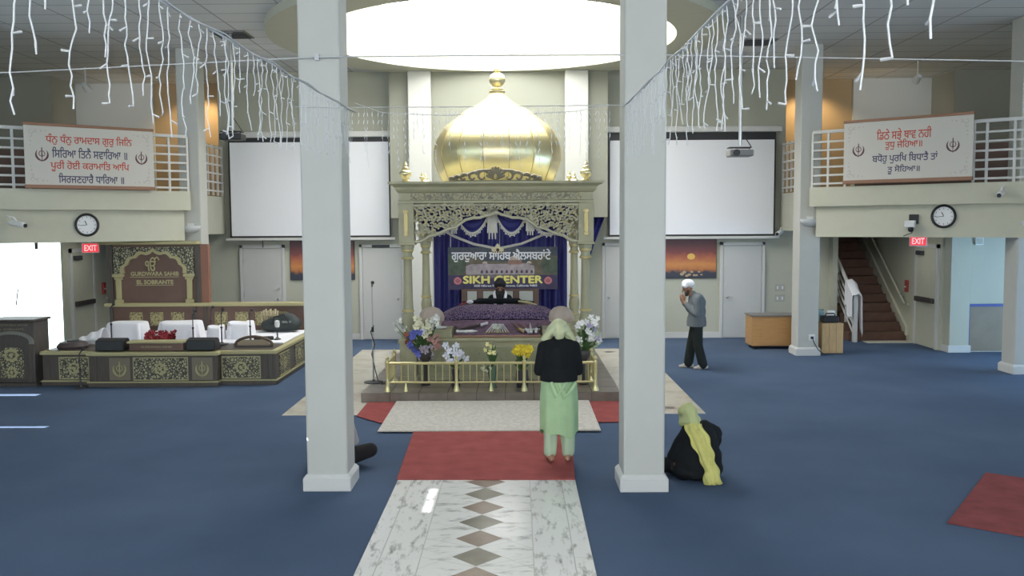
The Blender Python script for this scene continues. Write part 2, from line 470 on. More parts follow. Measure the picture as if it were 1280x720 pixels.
struct(MB().box(X0-HX, X0+HX, YB, YB+.2, 0, CZ).build('wall_back', wall_m, smooth=0))
# hall back wall, behind the canopy, with its white columns and the forward cream block
BY = 20.25
struct(MB().box(X0-6.35, X0+6.35, BY, BY+.2, 2.6, CZ).box(X0-6.9, X0+7.38, BY, BY+.2, 0, 2.6).build('wall_centre', wall_m, smooth=0), 'pale grey back wall behind the canopy', 'wall')
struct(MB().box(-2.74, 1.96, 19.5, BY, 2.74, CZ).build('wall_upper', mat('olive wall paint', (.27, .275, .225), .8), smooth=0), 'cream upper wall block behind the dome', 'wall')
for i, (a, b) in enumerate(((-2.32, -1.83), (1.03, 1.53))):
    struct(MB().box(a, b, 19.3, 19.7, 0, 5.86).build('trim_%d' % (2+i), white_paint, smooth=0, bevel=.02), 'white column behind the dome', 'column')
struct(MB().box(X0-6.9, X0+7.38, BY-.03, BY, 0, .13).build('baseboard_back', trim_m, smooth=0))
# front columns
def column(i, cx, cy, w, name, label, base=True, hi=CZ):
    mb = MB().box(cx-w/2, cx+w/2, cy-w/2, cy+w/2, 0, hi)
    o = struct(mb.build(name, white_paint, smooth=0, bevel=.02), label, 'column')
    b = w/2+.035
    mb = MB().box(cx-b, cx+b, cy-b, cy+b, 0, .13)
    mb.rings([[(cx-b, cy-b, .13), (cx+b, cy-b, .13), (cx+b, cy+b, .13), (cx-b, cy+b, .13)],
              [(cx-w/2-.005, cy-w/2-.005, .165), (cx+w/2+.005, cy-w/2-.005, .165), (cx+w/2+.005, cy+w/2+.005, .165), (cx-w/2-.005, cy+w/2+.005, .165)]])
    struct(mb.build('baseboard_%s' % i, trim_m, smooth=0, bevel=.008))
column('left_column', -1.875, 8.82, .4, 'trim_4', 'white square column standing left of the marble path')
column('right_column', 1.215, 8.75, .4, 'trim_5', 'white square column standing right of the marble path')
for sg, s_ in ((-1, 'left'), (1, 'right')):
    column(s_+'_pillar', X0+sg*6.0, 17.61, .41, 'trim_%d' % (6 if sg < 0 else 7), 'white pillar at the inner end of the %s balcony' % s_)
    column(s_+'_outer_pillar', X0+sg*8.97, 15.35, .41, 'trim_%d' % (8 if sg < 0 else 9), 'white pillar at the outer end of the %s balcony' % s_)

# the two angled bays with their balconies
ANG = math.radians(38)
def bay(sg):
    tx, ty = math.cos(ANG), -math.sin(ANG)
    def P(u, w): return (X0+sg*(5.92+u*tx+w*math.sin(ANG)), 17.22+u*ty+w*math.cos(ANG))
    side = 'left' if sg < 0 else 'right'
    def strip(u0, u1, w0, w1, z0, z1, mb): return mb.prism([P(u0, w0), P(u1, w0), P(u1, w1), P(u0, w1)], z0, z1, 0, 'z')
    mb = MB(); strip(0, 3.75, 0, .5, 2.9, 3.26, mb)
    xa = X0+sg*8.86; xb = X0+sg*9.25
    mb.box(min(xa, xb), max(xa, xb), YR, 15.0, 2.9, 3.26)
    struct(mb.build('trim_%d' % (10 if sg < 0 else 11), cream_paint, smooth=0), 'upper %s balcony fascia' % side, 'balcony edge')
    mb = MB(); strip(.1, 3.75, .1, .5, 2.32, 2.9, mb)
    xa = X0+sg*8.95
    mb.box(min(xa, xb), max(xa, xb), YR, 15.0, 2.32, 2.9)
    struct(mb.build('trim_%d' % (12 if sg < 0 else 13), cream_paint, smooth=0), 'lower %s balcony beam' % side, 'beam')
    # slab of the upper floor, its edge beside the back wall
    o = X0+sg*(HX-.0); e = X0+sg*6.25
    poly = [P(.1, .4), P(3.7, .4), (X0+sg*9.2, 14.9), (X0+sg*9.2, YR), (o, YR), (o, YB)]
    poly += [(X0+sg*6.25, YB), (X0+sg*6.25, 17.7)] if sg < 0 else [(X0+8.85, YB), (X0+8.85, 19.9), (X0+7.5, 19.9), (X0+7.5, YB), (X0+6.25, YB), (X0+6.25, 17.7)]
    struct(MB().prism(poly, 2.42, 3.24, 0, 'z').build('floor_%s_balcony' % side, wall_m, smooth=0), '%s balcony floor slab' % side, 'floor')
    return P
PL, PR = bay(-1), bay(1)
# upper rooms
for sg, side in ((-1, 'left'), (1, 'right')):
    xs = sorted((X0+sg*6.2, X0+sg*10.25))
    struct(MB().box(xs[0], xs[1], 21.7, 21.9, 3.24, CZ).build('wall_%s_upper_back' % side, warm_lit_m, smooth=0), 'upper room wall coloured as if warmly lit behind the %s balcony' % side, 'wall')
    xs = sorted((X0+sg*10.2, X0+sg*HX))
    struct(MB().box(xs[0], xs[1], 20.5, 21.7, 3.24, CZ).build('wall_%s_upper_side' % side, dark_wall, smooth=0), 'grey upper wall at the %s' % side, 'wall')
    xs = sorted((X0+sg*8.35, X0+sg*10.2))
    struct(MB().box(xs[0], xs[1], 21.62, 21.7, 3.24, CZ).build('wall_%s_upper_panel' % side, mat('spotlit patch '+side, (.6, .63, .64), .8), smooth=0), 'wall strip painted paler where the spotlight falls', 'wall')  # paler colour paints in the patch lit by the spotlight
    struct(MB().box(*sorted((X0+sg*6.2, X0+sg*6.35)), BY+.2, 21.7, 3.24, CZ).build('wall_%s_upper_return' % side, wall_m, smooth=0))
# rooms under the balconies
struct(MB().box(X0-9.02, X0-8.97, 18.3, YB, 0, 2.42).build('wall_left_side_passage', cream_paint, smooth=0), 'wall with the exit door on the left', 'wall')
struct(MB().box(X0+8.85, X0+9.0, 18.0, YB, 0, 2.42).build('wall_right_side_passage', cream_paint, smooth=0), 'wall with the exit door on the right', 'wall')
struct(MB().box(8.56, 8.95, 17.72, 18.05, 0, 2.42).box(8.95, X0+HX, 17.8, 18.0, 0, 2.42).build('wall_right_front', wall_m, smooth=0, bevel=.01), 'pale wall right of the stairway', 'wall')
struct(MB().box(8.53, 8.98, 17.69, 18.02, 0, .14).box(8.98, X0+HX, 17.77, 17.8, 0, .02).build('baseboard_right', trim_m, smooth=0, bevel=.008))
struct(MB().box(X0+7.38, X0+8.95, 19.85, 21.75, 3.24, 3.3).build('stair_light_cap', wall_m, smooth=0))  # unseen cap added to keep the warm spotlight off the stairs
for sg, side in ((-1, 'left'), (1, 'right')):
    P = PL if sg < 0 else PR
    struct(MB().prism([P(.3, 1.7), P(4.6, 1.7), P(4.6, 1.8), P(.3, 1.8)], 3.24, 4.05, 0, 'z').build('wall_%s_low_partition' % side, mat('brown panelling '+side, (.16, .1, .08), .6), smooth=0), 'brown low partition behind the %s balcony railing' % side, 'partition')
for sg, l in ((-1, 'added flat ceiling light under the left balcony'), (1, 'added flat ceiling light under the right balcony')):
    t = thing('added_ceiling_light', l, 'ceiling light', (X0+sg*(8.1 if sg < 0 else 7.95), 18.55, 2.415))  # unseen lights added to brighten the areas under the balconies
    MB().box(-.3, .3, -.3, .3, -.03, 0).build('frame', white_plastic, t, smooth=0, bevel=.006)
    MB().box(-.27, .27, -.27, .27, -.034, -.03).build('diffuser', mat('panel diffuser'+l[-13:-8], (1, .97, .9), .5, emit=6), t, smooth=0)
# stair hall
struct(MB().box(X0+7.38, X0+7.5, BY-.2, YB, 0, 2.6).build('wall_stair', wall_m, smooth=0))
# stairs going up to the rear
mb = MB(); ns = 17
for i in range(ns): mb.box(7.24, 8.5, 19.55+i*.255, 24.45, i*.19, (i+1)*.19)
st = mb.build('stair_flight', mat('brown stair carpet', (.13, .07, .05), .9, var=.15, bump=.3, bscale=200), smooth=0, bevel=.012)
struct(st, 'brown carpeted stairs climbing away behind the right pillar', 'stairs')
mb = MB(); mb.prism([(19.5, .12), (19.5, .3), (24.4, 3.95), (24.4, 3.5)], 8.46, 8.51, 0, 'y', Matrix(((0, 1, 0, 0), (1, 0, 0, 0), (0, 0, 1, 0), (0, 0, 0, 1))))
struct(mb.build('trim_14', cream_paint, smooth=0), 'cream skirting board climbing beside the stairs', 'trim')
t = thing('handrail', 'cream wall handrail sloping up beside the brown stairs', 'handrail', (0, 0, 0))
MB().tube([(8.42, 19.3, .82), (8.42, 19.5, .82), (8.42, 23.6, 3.9)], .028, 8).build('rail', cream_paint, t)
for y in (19.7, 20.9, 22.1): MB().tube([(8.51, y, .8+(y-19.5)*.751), (8.42, y, .78+(y-19.5)*.751), (8.42, y, .95+(y-19.5)*.751)], .014, 6).build('bracket', metal_m, t)
t = thing('stair_balustrade', 'white slatted balustrade at the foot of the brown stairs', 'balustrade', (7.3, 19.3, 0))
def Zs(y): return .19+(y-.25)*.745
mb = MB()
MB().tube([(0, .1, .95), (0, 3.4, .95+3.3*.745)], .04, 8).build('top_rail', trim_m, t)
for k, (dz) in enumerate((.16, .34, .52, .7)): MB().tube([(0, .1, dz), (0, 3.4, dz+3.3*.745)], .02, 6).build('slat', trim_m, t)
for k in range(7): MB().box(-.02, .02, .1+k*.5-.02, .1+k*.5+.02, max(0, .0+k*.5*.745), .95+k*.5*.745).build('baluster', trim_m, t)
MB().box(-.045, .045, .0, .1, 0, 1.02).build('newel_post', trim_m, t, bevel=.01)
# white cloth thrown over the balustrade end
def drape(name, m, P, nx, nz, parent=None):
    vs = [P(i/nx, j/nz) for j in range(nz+1) for i in range(nx+1)]; fs = []
    for j in range(nz):
        for i in range(nx):
            a = j*(nx+1)+i; fs.append((a, a+1, a+nx+2, a+nx+1))
    o = MB().add(vs, fs).build(name, m, parent, smooth=60)
    sd = o.modifiers.new('solid', 'SOLIDIFY'); sd.thickness = .008; sd.offset = 0
    return o
def cl(u, v):
    s = v*1.9-.93           # over the rail: front hang, back hang
    x = 7.3+(.11 if s > 0 else -.11)*min(1, abs(s)*14)+(-.01+.02*math.sin(u*17))*abs(s)+.12*max(0, s)*u
    y = 19.24+u*.42
    z = 1.09+.3*u-abs(s)*(.98 if s > 0 else .7)*(1-.12*math.sin(u*9))-.02*math.cos(s*8)
    return (x, y-.04*abs(s), max(.03, z))
tag(drape('draped_cloth', white_cloth, cl, 14, 22), 'white cloth draped over the foot of the stair balustrade', 'cloth')
tag(MB().box(7.5, 8.6, 19.12, 19.46, 0.002, .018).build('door_mat', mat('cream mat', (.55, .53, .45), .95, bump=.4, bscale=200), smooth=0, bevel=.006), 'cream mat lying at the foot of the stairs', 'mat')

# ------------------------------------------------------------ marble and rugs on the floor
mb = MB(); xa = X0+.012; zt = .014
L0, L1 = -1.6, 11.0
mb.box(xa-.9, xa+.9, L0, L1, 0, zt-.003, 4)
def tiles(x0, x1, step, m, off=0):
    y = L1-off
    while y > L0:
        y2 = max(L0, y-step); mb.box(xa+x0+.004, xa+x1-.004, y2+.004, y-.004, zt-.003, zt, m); y = y2
for s in (-1, 1):
    a, b = sorted((s*.9, s*.755)); tiles(a, b, 1.3, 0, .3)
    a, b = sorted((s*.755, s*.44)); tiles(a, b, 1.7, 0, .8)
mb.box(xa-.436, xa+.436, L0, L1, zt-.003, zt, 1)
# middle: slanted slabs around the row of dark diamonds
p = .405; y0 = 8.44+6*p
k = 0
while y0-k*p > L0+p:
    yc = y0-k*p; h = p/2-.006
    mb.prism([(xa-.195, yc), (xa, yc-h), (xa+.195, yc), (xa, yc+h)], zt-.003, zt+.0005, 2 if k % 2 else 3, 'z')
    for s in (-1, 1):
        mb.prism([(xa+s*.197, yc-.003), (xa+s*.436, yc-.243), (xa+s*.436, yc-.237), (xa+s*.197, yc+.003)], zt-.003, zt+.0003, 4, 'z')
        mb.prism([(xa+s*.02, yc-p/2-.003), (xa+s*.436, yc-p/2+.197), (xa+s*.436, yc-p/2+.203), (xa+s*.02, yc-p/2+.003)], zt-.003, zt+.0002, 4, 'z')
    k += 1
joint = mat('marble joint', (.42, .41, .38), .6)
dg = mat('green slate', (.17, .155, .115), .22, var=.2, scale=5); db = mat('brown slate', (.22, .155, .115), .22, var=.2, scale=5)
struct(mb.build('floor_marble_path', [marble_w, marble_d, db, dg, joint], smooth=0), 'white marble path inlaid with a row of dark diamonds', 'marble path')
# marble apron around the canopy
mb = MB()
mb.box(X0-2.9, X0+2.9, 12.1, 18.5, 0, .006, 0)
for s in (-1, 1):
    xs = sorted((X0+s*2.55, X0+s*2.05)); mb.box(xs[0], xs[1], 12.38, 12.56, .006, .0065, 1)
    xs = sorted((X0+s*2.3, X0+s*2.1)); mb.box(xs[0], xs[1], 17.9, 18.1, .006, .0065, 1)
struct(mb.build('floor_marble_apron', [marble_b, stone_d], smooth=0), 'beige marble floor around the canopy platform', 'marble floor')
# dark tiled platform under the canopy
mb = MB(); a, b = X0-1.96, X0+1.84
mb.box(a, b, 12.96, 18.05, 0, .1395, 1)
n = 9
for i in range(n):
    xs0, xs1 = a+(b-a)*i/n+.006, a+(b-a)*(i+1)/n-.006
    mb.box(xs0, xs1, 12.95, 12.962, .004, .136, 0)
    for j in range(12): mb.box(xs0, xs1, 12.965+j*.423, 12.965+j*.423+.411, .138, .142, 0)
struct(mb.build('floor_platform', [stone_d, mat('tile joint', (.1, .09, .075), .7)], smooth=0), 'low platform of dark brown stone tiles', 'platform')
# rugs
def rug(name, poly, z0, z1, mats, label, extra=None, bevel=.004):
    mb = MB().prism(poly, z0, z1, 0, 'z')
    if extra: extra(mb)
    return tag(mb.build(name, mats, smooth=0, bevel=bevel), label, 'rug')
rug('red_rug', [(-1.24, 8.93), (.57, 8.9), (.66, 11.01), (-1.31, 11.01)], .014, .026, red_carpet, 'red carpet between the marble path and the cream rug')
rug('red_runner', [(-2.2, 12.0), (-1.8, 11.55), (1.33, 11.55), (1.5, 12.0), (1.5, 12.93), (-2.2, 12.93)], .008, .018, red_carpet, 'red runner under the cream rug before the platform')
cream_rug_m = pattern('cream rug', (.6, .57, .51), (.52, .49, .44), 11, .08, .95)
def bord(mb):
    mb.prism([(-1.74, 11.025), (1.01, 11.02), (1.01, 11.04), (-1.74, 11.04)], .0195, .0325, 1, 'z')
rug('cream_rug', [(-1.76, 11.02), (1.03, 11.02), (1.03, 12.93), (-1.78, 12.93)], .0185, .032, [cream_rug_m, mat('rug edge', (.25, .22, .2), .9)], 'cream patterned rug in front of the canopy platform', bord)
rug('maroon_mat', [(4.82, 9.12), (3.69, 7.58), (5.3, 6.4), (6.5, 7.9)], 0.002, .014, mat('maroon carpet', (.25, .07, .07), .95, var=.15, scale=5, bump=.4, bscale=300, spec=.1), 'maroon carpet piece lying askew on the blue carpet at the right')

# ------------------------------------------------------------ back wall: doors, pictures, screens
def slab_door(n, x0, x1, knob_side, label, hinge=True):
    t = thing('door_%d' % n, label, 'door', ((x0+x1)/2, BY, 0)); t['kind'] = 'structure'
    w = (x1-x0)/2
    MB().box(-w, w, -.045, 0, .01, 2.08).build('door_leaf', door_m, t, smooth=0, bevel=.004)
    MB().box(-w-.075, -w-.005, -.06, 0, 0, 2.165).box(w+.005, w+.075, -.06, 0, 0, 2.165).box(-w-.075, w+.075, -.06, 0, 2.09, 2.165).build('door_frame', trim_m, t, smooth=0, bevel=.006)
    kx = knob_side*(w-.08)
    MB().ell((kx, -.1, .93), (.032, .03, .032)).tube([(kx, -.045, .93), (kx, -.09, .93)], .014).build('door_knob', metal_m, t)
    MB().tube([(kx, -.045, 1.18), (kx, -.06, 1.18)], .028, 12).build('deadbolt', metal_m, t)
    if hinge:
        for z in (.3, 1.05, 1.8): MB().tube([(-knob_side*w, -.05, z-.05), (-knob_side*w, -.05, z+.05)], .012).build('hinge', metal_m, t)
    return t
slab_door(1, -6.2, -5.33, 1, 'pale grey door beside the music stage')
d2 = slab_door(2, -3.5, -2.62, 1, 'pale grey door behind the microphone stand')
MB().box(-.22, .18, -.065, -.045, 2.09, 2.15).build('door_closer', black_m, d2)
slab_door(3, 1.98, 2.85, -1, 'pale grey door mostly hidden by the right column')
d4 = slab_door(4, 4.64, 5.5, -1, 'pale grey door behind the wooden cabinet')
MB().tube([(-.35, -.09, .93), (-.22, -.095, .925)], .012).build('door_lever', metal_m, d4)
def sunset_material():
    m = bpy.data.materials.new('sunset print'); m.use_nodes = True; nt = m.node_tree; P = nt.nodes['Principled BSDF']
    tc = nt.nodes.new('ShaderNodeTexCoord'); sp = nt.nodes.new('ShaderNodeSeparateXYZ')
    nt.links.new(tc.outputs['Object'], sp.inputs[0])
    mr = nt.nodes.new('ShaderNodeMapRange'); mr.inputs[1].default_value = -.44; mr.inputs[2].default_value = .44
    nz = nt.nodes.new('ShaderNodeTexNoise'); nz.inputs['Scale'].default_value = 9; nt.links.new(tc.outputs['Object'], nz.inputs['Vector'])
    ad = nt.nodes.new('ShaderNodeMath'); ad.operation = 'MULTIPLY_ADD'; ad.inputs[1].default_value = .12; nt.links.new(nz.outputs[0], ad.inputs[0]); nt.links.new(sp.outputs['Z'], ad.inputs[2])
    nt.links.new(ad.outputs[0], mr.inputs[0])
    cr = nt.nodes.new('ShaderNodeValToRGB'); e = cr.color_ramp.elements
    stops = [(0, (.03, .035, .06)), (.22, (.04, .045, .07)), (.29, (.45, .16, .05)), (.42, (.6, .25, .07)), (.6, (.42, .12, .06)), (.74, (.2, .05, .05)), (1, (.12, .04, .05))]
    e[0].position = 0; e[0].color = (*stops[0][1], 1); e[1].position = 1; e[1].color = (*stops[-1][1], 1)
    for p_, c_ in stops[1:-1]:
        q = e.new(p_); q.color = (*c_, 1)
    nt.links.new(mr.outputs[0], cr.inputs[0]); nt.links.new(cr.outputs[0], P.inputs['Base Color']); P.inputs['Roughness'].default_value = .4
    return m
sunset_m = sunset_material()
def picture(x0, x1, z0, z1, label, right):
    cx, cz = (x0+x1)/2, (z0+z1)/2; w, h = (x1-x0)/2, (z1-z0)/2
    t = thing('framed_picture', label, 'picture', (cx, BY, cz))
    MB().box(-w, w, -.03, 0, -h, h).build('backing', black_m, t, smooth=0, bevel=.004)
    MB().box(-w+.012, w-.012, -.034, -.03, -h+.012, h-.012).build('print', sunset_m, t, smooth=0)
    mb = MB()
    if right:
        mb.prism([(.16+.09*math.cos(a*PI/8), .05+.07*math.sin(a*PI/8)) for a in range(16)], -.0355, -.034, 0)
    else:
        mb.prism([(.1+.16*math.cos(a*PI/8), .19+.1*math.sin(a*PI/8)) for a in range(16)], -.0355, -.034, 1)
    mb.build('sun_disc' if right else 'pale_cloud', [mat('sun yellow', (.8, .5, .12), .5), mat('pale cloud', (.4, .3, .28), .5)], t, smooth=0)
    mb = MB()
    for k in range(9):
        a = -.05+k*.055; r = .05-.003*k
        mb.prism([(a+r*math.cos(i*PI/4)+.01*R.random(), -h+.1+.05*math.sin(k*2)+r*.7*math.sin(i*PI/4)) for i in range(8)], -.0355, -.034, 0)
    o = mb.build('shore_stones', mat('pale stones', (.45, .33, .2), .5), t, smooth=0); o['kind'] = 'stuff'
    return t
picture(-5.14, -3.68, 1.36, 2.25, 'dark sunset picture half hidden behind the left column', False)
picture(3.02, 4.49, 1.35, 2.24, 'orange sunset picture hanging above the man in the grey sweater', True)
def screen(x0, x1, z0, z1, label, band):
    cx = (x0+x1)/2; w = (x1-x0)/2
    t = thing('projection_screen', label, 'screen', (cx, 20.05, 0))
    MB().box(-w-.05, w+.12, -.09, .08, z1+.2, z1+.33).build('casing', trim_m, t, smooth=0, bevel=.02)
    MB().box(-w, w, -.002, .002, z0, z1+.21).build('black_border', black_m, t, smooth=0)
    MB().box(-w+.035, w-.035, -.006, -.003, z0+.035, z1+.2-band).build('white_fabric', mat('screen fabric', (.83, .84, .88), .9), t, smooth=0)
    MB().box(-w-.1, w+.1, -.03, .03, z0-.07, z0-.01).build('bottom_bar', trim_m, t, smooth=0, bevel=.012)
    MB().tube([(-w*.6, 0, z0-.07), (-w*.6, -.01, z0-.22)], .012, 6).build('pull_cord', dark_m, t)
screen(-6.42, -2.82, 2.33, 4.34, 'white projection screen left of the golden dome', .1)
screen(2.03, 5.74, 2.31, 4.4, 'white projection screen right of the golden dome', .17)
for x, z, l in ((5.93, 1.13, 'upper pale switch plate on the wall behind the right pillar'), (5.93, .89, 'lower pale switch plate on the wall behind the right pillar')):
    t = thing('wall_switch', l, 'switch', (x, BY, z))
    MB().box(-.11, .11, -.012, 0, -.075, .075).build('plate', mat('switch plate', (.4, .4, .37), .5), t, smooth=0, bevel=.004)
    for k in (-.055, .055): MB().box(k-.017, k+.017, -.02, -.01, -.035, .035).build('rocker', white_plastic, t, smooth=0, bevel=.003)

# ------------------------------------------------------------ balcony railings and banners
def railing(sg, P, label):
    p0 = P(0, .14); rz = ANG if sg < 0 else -ANG
    t = thing('balcony_railing', label, 'railing', (p0[0], p0[1], 3.26), rz)
    e = 3.7*sg
    ps = [0, .34, .68, 2.72, 2.97, 3.55] if sg < 0 else [0, .3, .62, 2.8, 3.0, 3.42]
    for k in range(7):
        z = .07+k*.158+(.03 if k == 6 else 0); r = .03 if k == 6 else .019
        MB().box(min(0, e), max(0, e), -r, r, z-r, z+r).build('top_rail' if k == 6 else 'rail', trim_m, t, smooth=0, bevel=.006)
    for p_ in ps: MB().box(p_*sg-.022, p_*sg+.022, -.022, .022, 0, 1.04).build('post', trim_m, t, smooth=0, bevel=.005)
railing(-1, PL, 'white balcony railing behind the banner on the left')
railing(1, PR, 'white balcony railing behind the banner on the right')
for sg, x, l in ((-1, -6.6, 'short white railing between left pillar and screen'), (1, 5.93, 'short white railing between right pillar and screen')):
    t = thing('side_railing', l, 'railing', (x, 17.95, 3.26))
    for k in range(6): MB().box(-.018, .018, 0, 2.2, .1+k*.19-.018, .1+k*.19+.018).build('rail', trim_m, t, smooth=0)
    for k in range(8): MB().box(-.02, .02, k*.31, k*.31+.035, 0, 1.1).build('post', trim_m, t, smooth=0)
t = thing('outer_railing', 'white railing at the far right behind the outer banner', 'railing', (X0+8.98, 12.4, 3.26))
for k in range(6): MB().box(-.018, .018, 0, 2.55, .1+k*.17-.018, .1+k*.17+.018).build('rail', trim_m, t, smooth=0)
for k in range(7): MB().box(-.02, .02, k*.42, k*.42+.035, 0, 1.0).build('post', trim_m, t, smooth=0)

print_red = mat('red print', (.5, .07, .04), .6); print_navy = mat('navy print', (.06, .06, .12), .6)
banner_m = mat('banner vinyl', (.58, .56, .51), .55); brown_m = mat('brown batten', (.3, .16, .1), .6)
orn_m = mat('ornament print', (.32, .28, .3), .6)
def corner_scroll(mb, x, z, sx, sz, y):
    for (ox, oz, r, a0, a1) in ((.05, .05, .045, 0, 300), (.13, .04, .03, 60, 340), (.04, .13, .03, -60, 220), (.21, .035, .018, 0, 300), (.035, .21, .018, 0, 300), (.28, .03, .01, 0, 359), (.03, .28, .01, 0, 359)):
        n = 14; pr = None
        for i in range(n+1):
            a = math.radians(a0+(a1-a0)*i/n); w = .007*(1-.5*i/n); q = r*(1-.45*i/n)
            cur = ((x+sx*(ox+q*math.cos(a)), z+sz*(oz+q*math.sin(a))), (x+sx*(ox+(q-w)*math.cos(a)), z+sz*(oz+(q-w)*math.sin(a))))
            if pr: mb.flat([pr[0], cur[0], cur[1], pr[1]], y, 0)
            pr = cur
def banner(loc, rz, w, h, lines, label, kx, kz):
    t = thing('text_banner', label, 'banner', loc, rz)
    MB().box(-w/2, w/2, -.012, .012, -h/2+.04, h/2-.04).build('cloth', banner_m, t, smooth=0)
    MB().box(-w/2-.01, w/2+.01, -.03, .03, h/2-.05, h/2).build('top_batten', brown_m, t, smooth=0, bevel=.01)
    MB().box(-w/2-.01, w/2+.01, -.03, .03, -h/2, -h/2+.065).build('bottom_batten', brown_m, t, smooth=0, bevel=.01)
    for txt, cx, cz, tw, th, m in lines:
        mb = MB(); write(mb, txt, cx, cz, tw, -.0135, 0, th, fat=.0025); mb.build('lettering', [print_red, print_navy][m], t, smooth=0)
    for x in kx:
        khanda(MB(), x, kz, .26, -.0145, -.0125).build('emblem', mat('emblem print', (.12, .05, .06), .6), t, smooth=0)
    iw, ih = w/2-.06, h/2-.1
    for sx in (-1, 1):
        for sz in (-1, 1):
            mb = MB(); corner_scroll(mb, sx*iw, sz*ih, -sx, -sz, -.0135); mb.build('corner_ornament', orn_m, t, smooth=0)['kind'] = 'stuff'
    return t
pL = PL(1.75, -.06)
banner((pL[0], pL[1], 3.83), ANG, 2.14, 1.13, [('ਧੰਨੁ ਧੰਨੁ ਰਾਮਦਾਸ ਗੁਰੁ ਜਿਨਿ', -.02, .295, 1.42, .19, 0), ('ਸਿਰਿਆ ਤਿਨੈ ਸਵਾਰਿਆ ॥', -.02, .07, 1.24, .185, 1),
       ('ਪੂਰੀ ਹੋਈ ਕਰਾਮਾਤਿ ਆਪਿ', -.02, -.165, 1.3, .2, 0), ('ਸਿਰਜਣਹਾਰੈ ਧਾਰਿਆ ॥', -.01, -.375, 1.08, .17, 1)], 'white banner with four lines of red and navy Gurmukhi on the left balcony', (-.8, .85), .02)
pR = PR(1.74, -.06)
banner((pR[0], pR[1], 3.88), -ANG, 2.17, 1.16, [('ਡਿਠੇ ਸਭੇ ਥਾਵ ਨਹੀ', -.04, .29, .92, .19, 0), ('ਤੁਧੁ ਜੇਹਿਆ॥', -.04, .1, .62, .18, 0),
       ('ਬਧੋਹੁ ਪੁਰਖਿ ਬਿਧਾਤੈ ਤਾਂ', -.02, -.14, 1.1, .19, 1), ('ਤੂ ਸੋਹਿਆ॥', -.03, -.345, .54, .17, 1)], 'white banner with red above navy Gurmukhi on the right balcony', (-.82, .77), .03)
banner((X0+8.84, 13.5, 3.86), -PI/2, 2.1, 1.15, [], 'banner seen edge-on at the far right balcony', (), .0)

# clocks, wall lights, cameras, exit signs
def clock(loc, rz, label):
    t = thing('wall_clock', label, 'clock', loc, rz); T = Matrix.Rotation(PI/2, 4, 'X')
    MB().lathe([(.165, 0), (.205, .0), (.21, .03), (.19, .05), (.168, .04), (.165, .0)], n=36, T=T, caps=False).build('rim', black_m, t, smooth=40, recalc=True)
    MB().lathe([(.17, .012), (.17, .02)], n=36, T=T).build('dial', white_plastic, t)
    mb = MB()
    for i in range(12):
        a = i*PI/6; r1, r0 = .152, (.13 if i % 3 else .122)
        mb.tube([(r0*math.sin(a), -.021, r0*math.cos(a)), (r1*math.sin(a), -.021, r1*math.cos(a))], .004, 4)
    mb.build('hour_marks', black_m, t)
    MB().tube([(0, -.024, 0), (-.035, -.024, .075)], .006, 4).build('hour_hand', black_m, t)
    MB().tube([(0, -.026, 0), (-.125, -.026, -.012)], .004, 4).build('minute_hand', black_m, t)
a = PL(1.84, .1); clock((a[0], a[1], 2.63), ANG, 'round black-rimmed clock under the balcony on the left')
a = PR(2.36, .1); clock((a[0], a[1], 2.69), -ANG, 'round black-rimmed clock under the balcony on the right')
sc_m = mat('sconce plaster', (.66, .67, .68), .5)
def sconce(loc, label, rz=0):
    t = thing('wall_light', label, 'wall light', loc, rz)
    mb = MB(); rg = []
    for k in range(6):
        q = k/5; r = .2*math.sqrt(max(.02, 1-(1-q)**2)); rg.append([(r*math.cos(a), -.9*r*abs(math.sin(a)), -.15+.15*q) for a in [PI*j/14 for j in range(15)]])
    mb.rings(rg); mb.build('bowl', sc_m, t, smooth=50)
    MB().box(-.06, .06, -.015, 0, -.1, .05).build('back_plate', sc_m, t, smooth=0)
sconce((-6.34, 17.4, 2.6), 'white half-bowl wall light on the left inner pillar')
sconce((5.66, 17.4, 2.66), 'white half-bowl wall light on the right inner pillar')
sconce((8.63, 15.14, 2.6), 'white half-bowl wall light on the right outer pillar')
def bullet(loc, rz, label):
    t = thing('security_camera', label, 'camera', loc, rz)
    MB().tube([(0, 0, 0), (0, -.14, -.02), (0, -.2, -.08)], .018, 8).build('mount', white_plastic, t)
    MB().cap((0, -.08, -.1), (0, -.34, -.15), .05, .055).build('camera_body', white_plastic, t)
    MB().tube([(0, -.385, -.158), (0, -.4, -.16)], .035, 12).build('lens', black_m, t)
a = PL(3.1, .1); bullet((a[0], a[1], 2.78), ANG+.6, 'white bullet camera under the left balcony')
bullet((5.98, 20.25, 2.5), -.6, 'small white camera beside the right pillar')
a = PR(3.3, 0); bullet((a[0], a[1], 3.18), -ANG, 'bullet camera on the right balcony fascia')
a = PR(1.86, .1); t = thing('dome_camera', 'white swivel camera with black bracket above the right exit sign', 'camera', (a[0], a[1], 2.56), -ANG)
MB().box(-.07, .09, -.05, 0, .0, .17).build('bracket', black_m, t, smooth=0, bevel=.008)
MB().box(-.12, .06, -.16, -.05, -.06, .06).build('camera_body', white_plastic, t, smooth=0, bevel=.02)
MB().lathe([(.0, -.15), (.035, -.14), (.05, -.1), (.04, -.06)], -.02, -.1).build('lens_dome', black_m, t)
MB().tube([(0, -.02, -.02), (-.02, -.02, -.16), (-.16, -.03, -.22)], .008).build('cable', black_m, t)
exit_red = mat('exit sign red', (.9, .05, .07), .5, emit=.7); exit_w = mat('exit lettering', (1, .75, .75), .5, emit=.55)
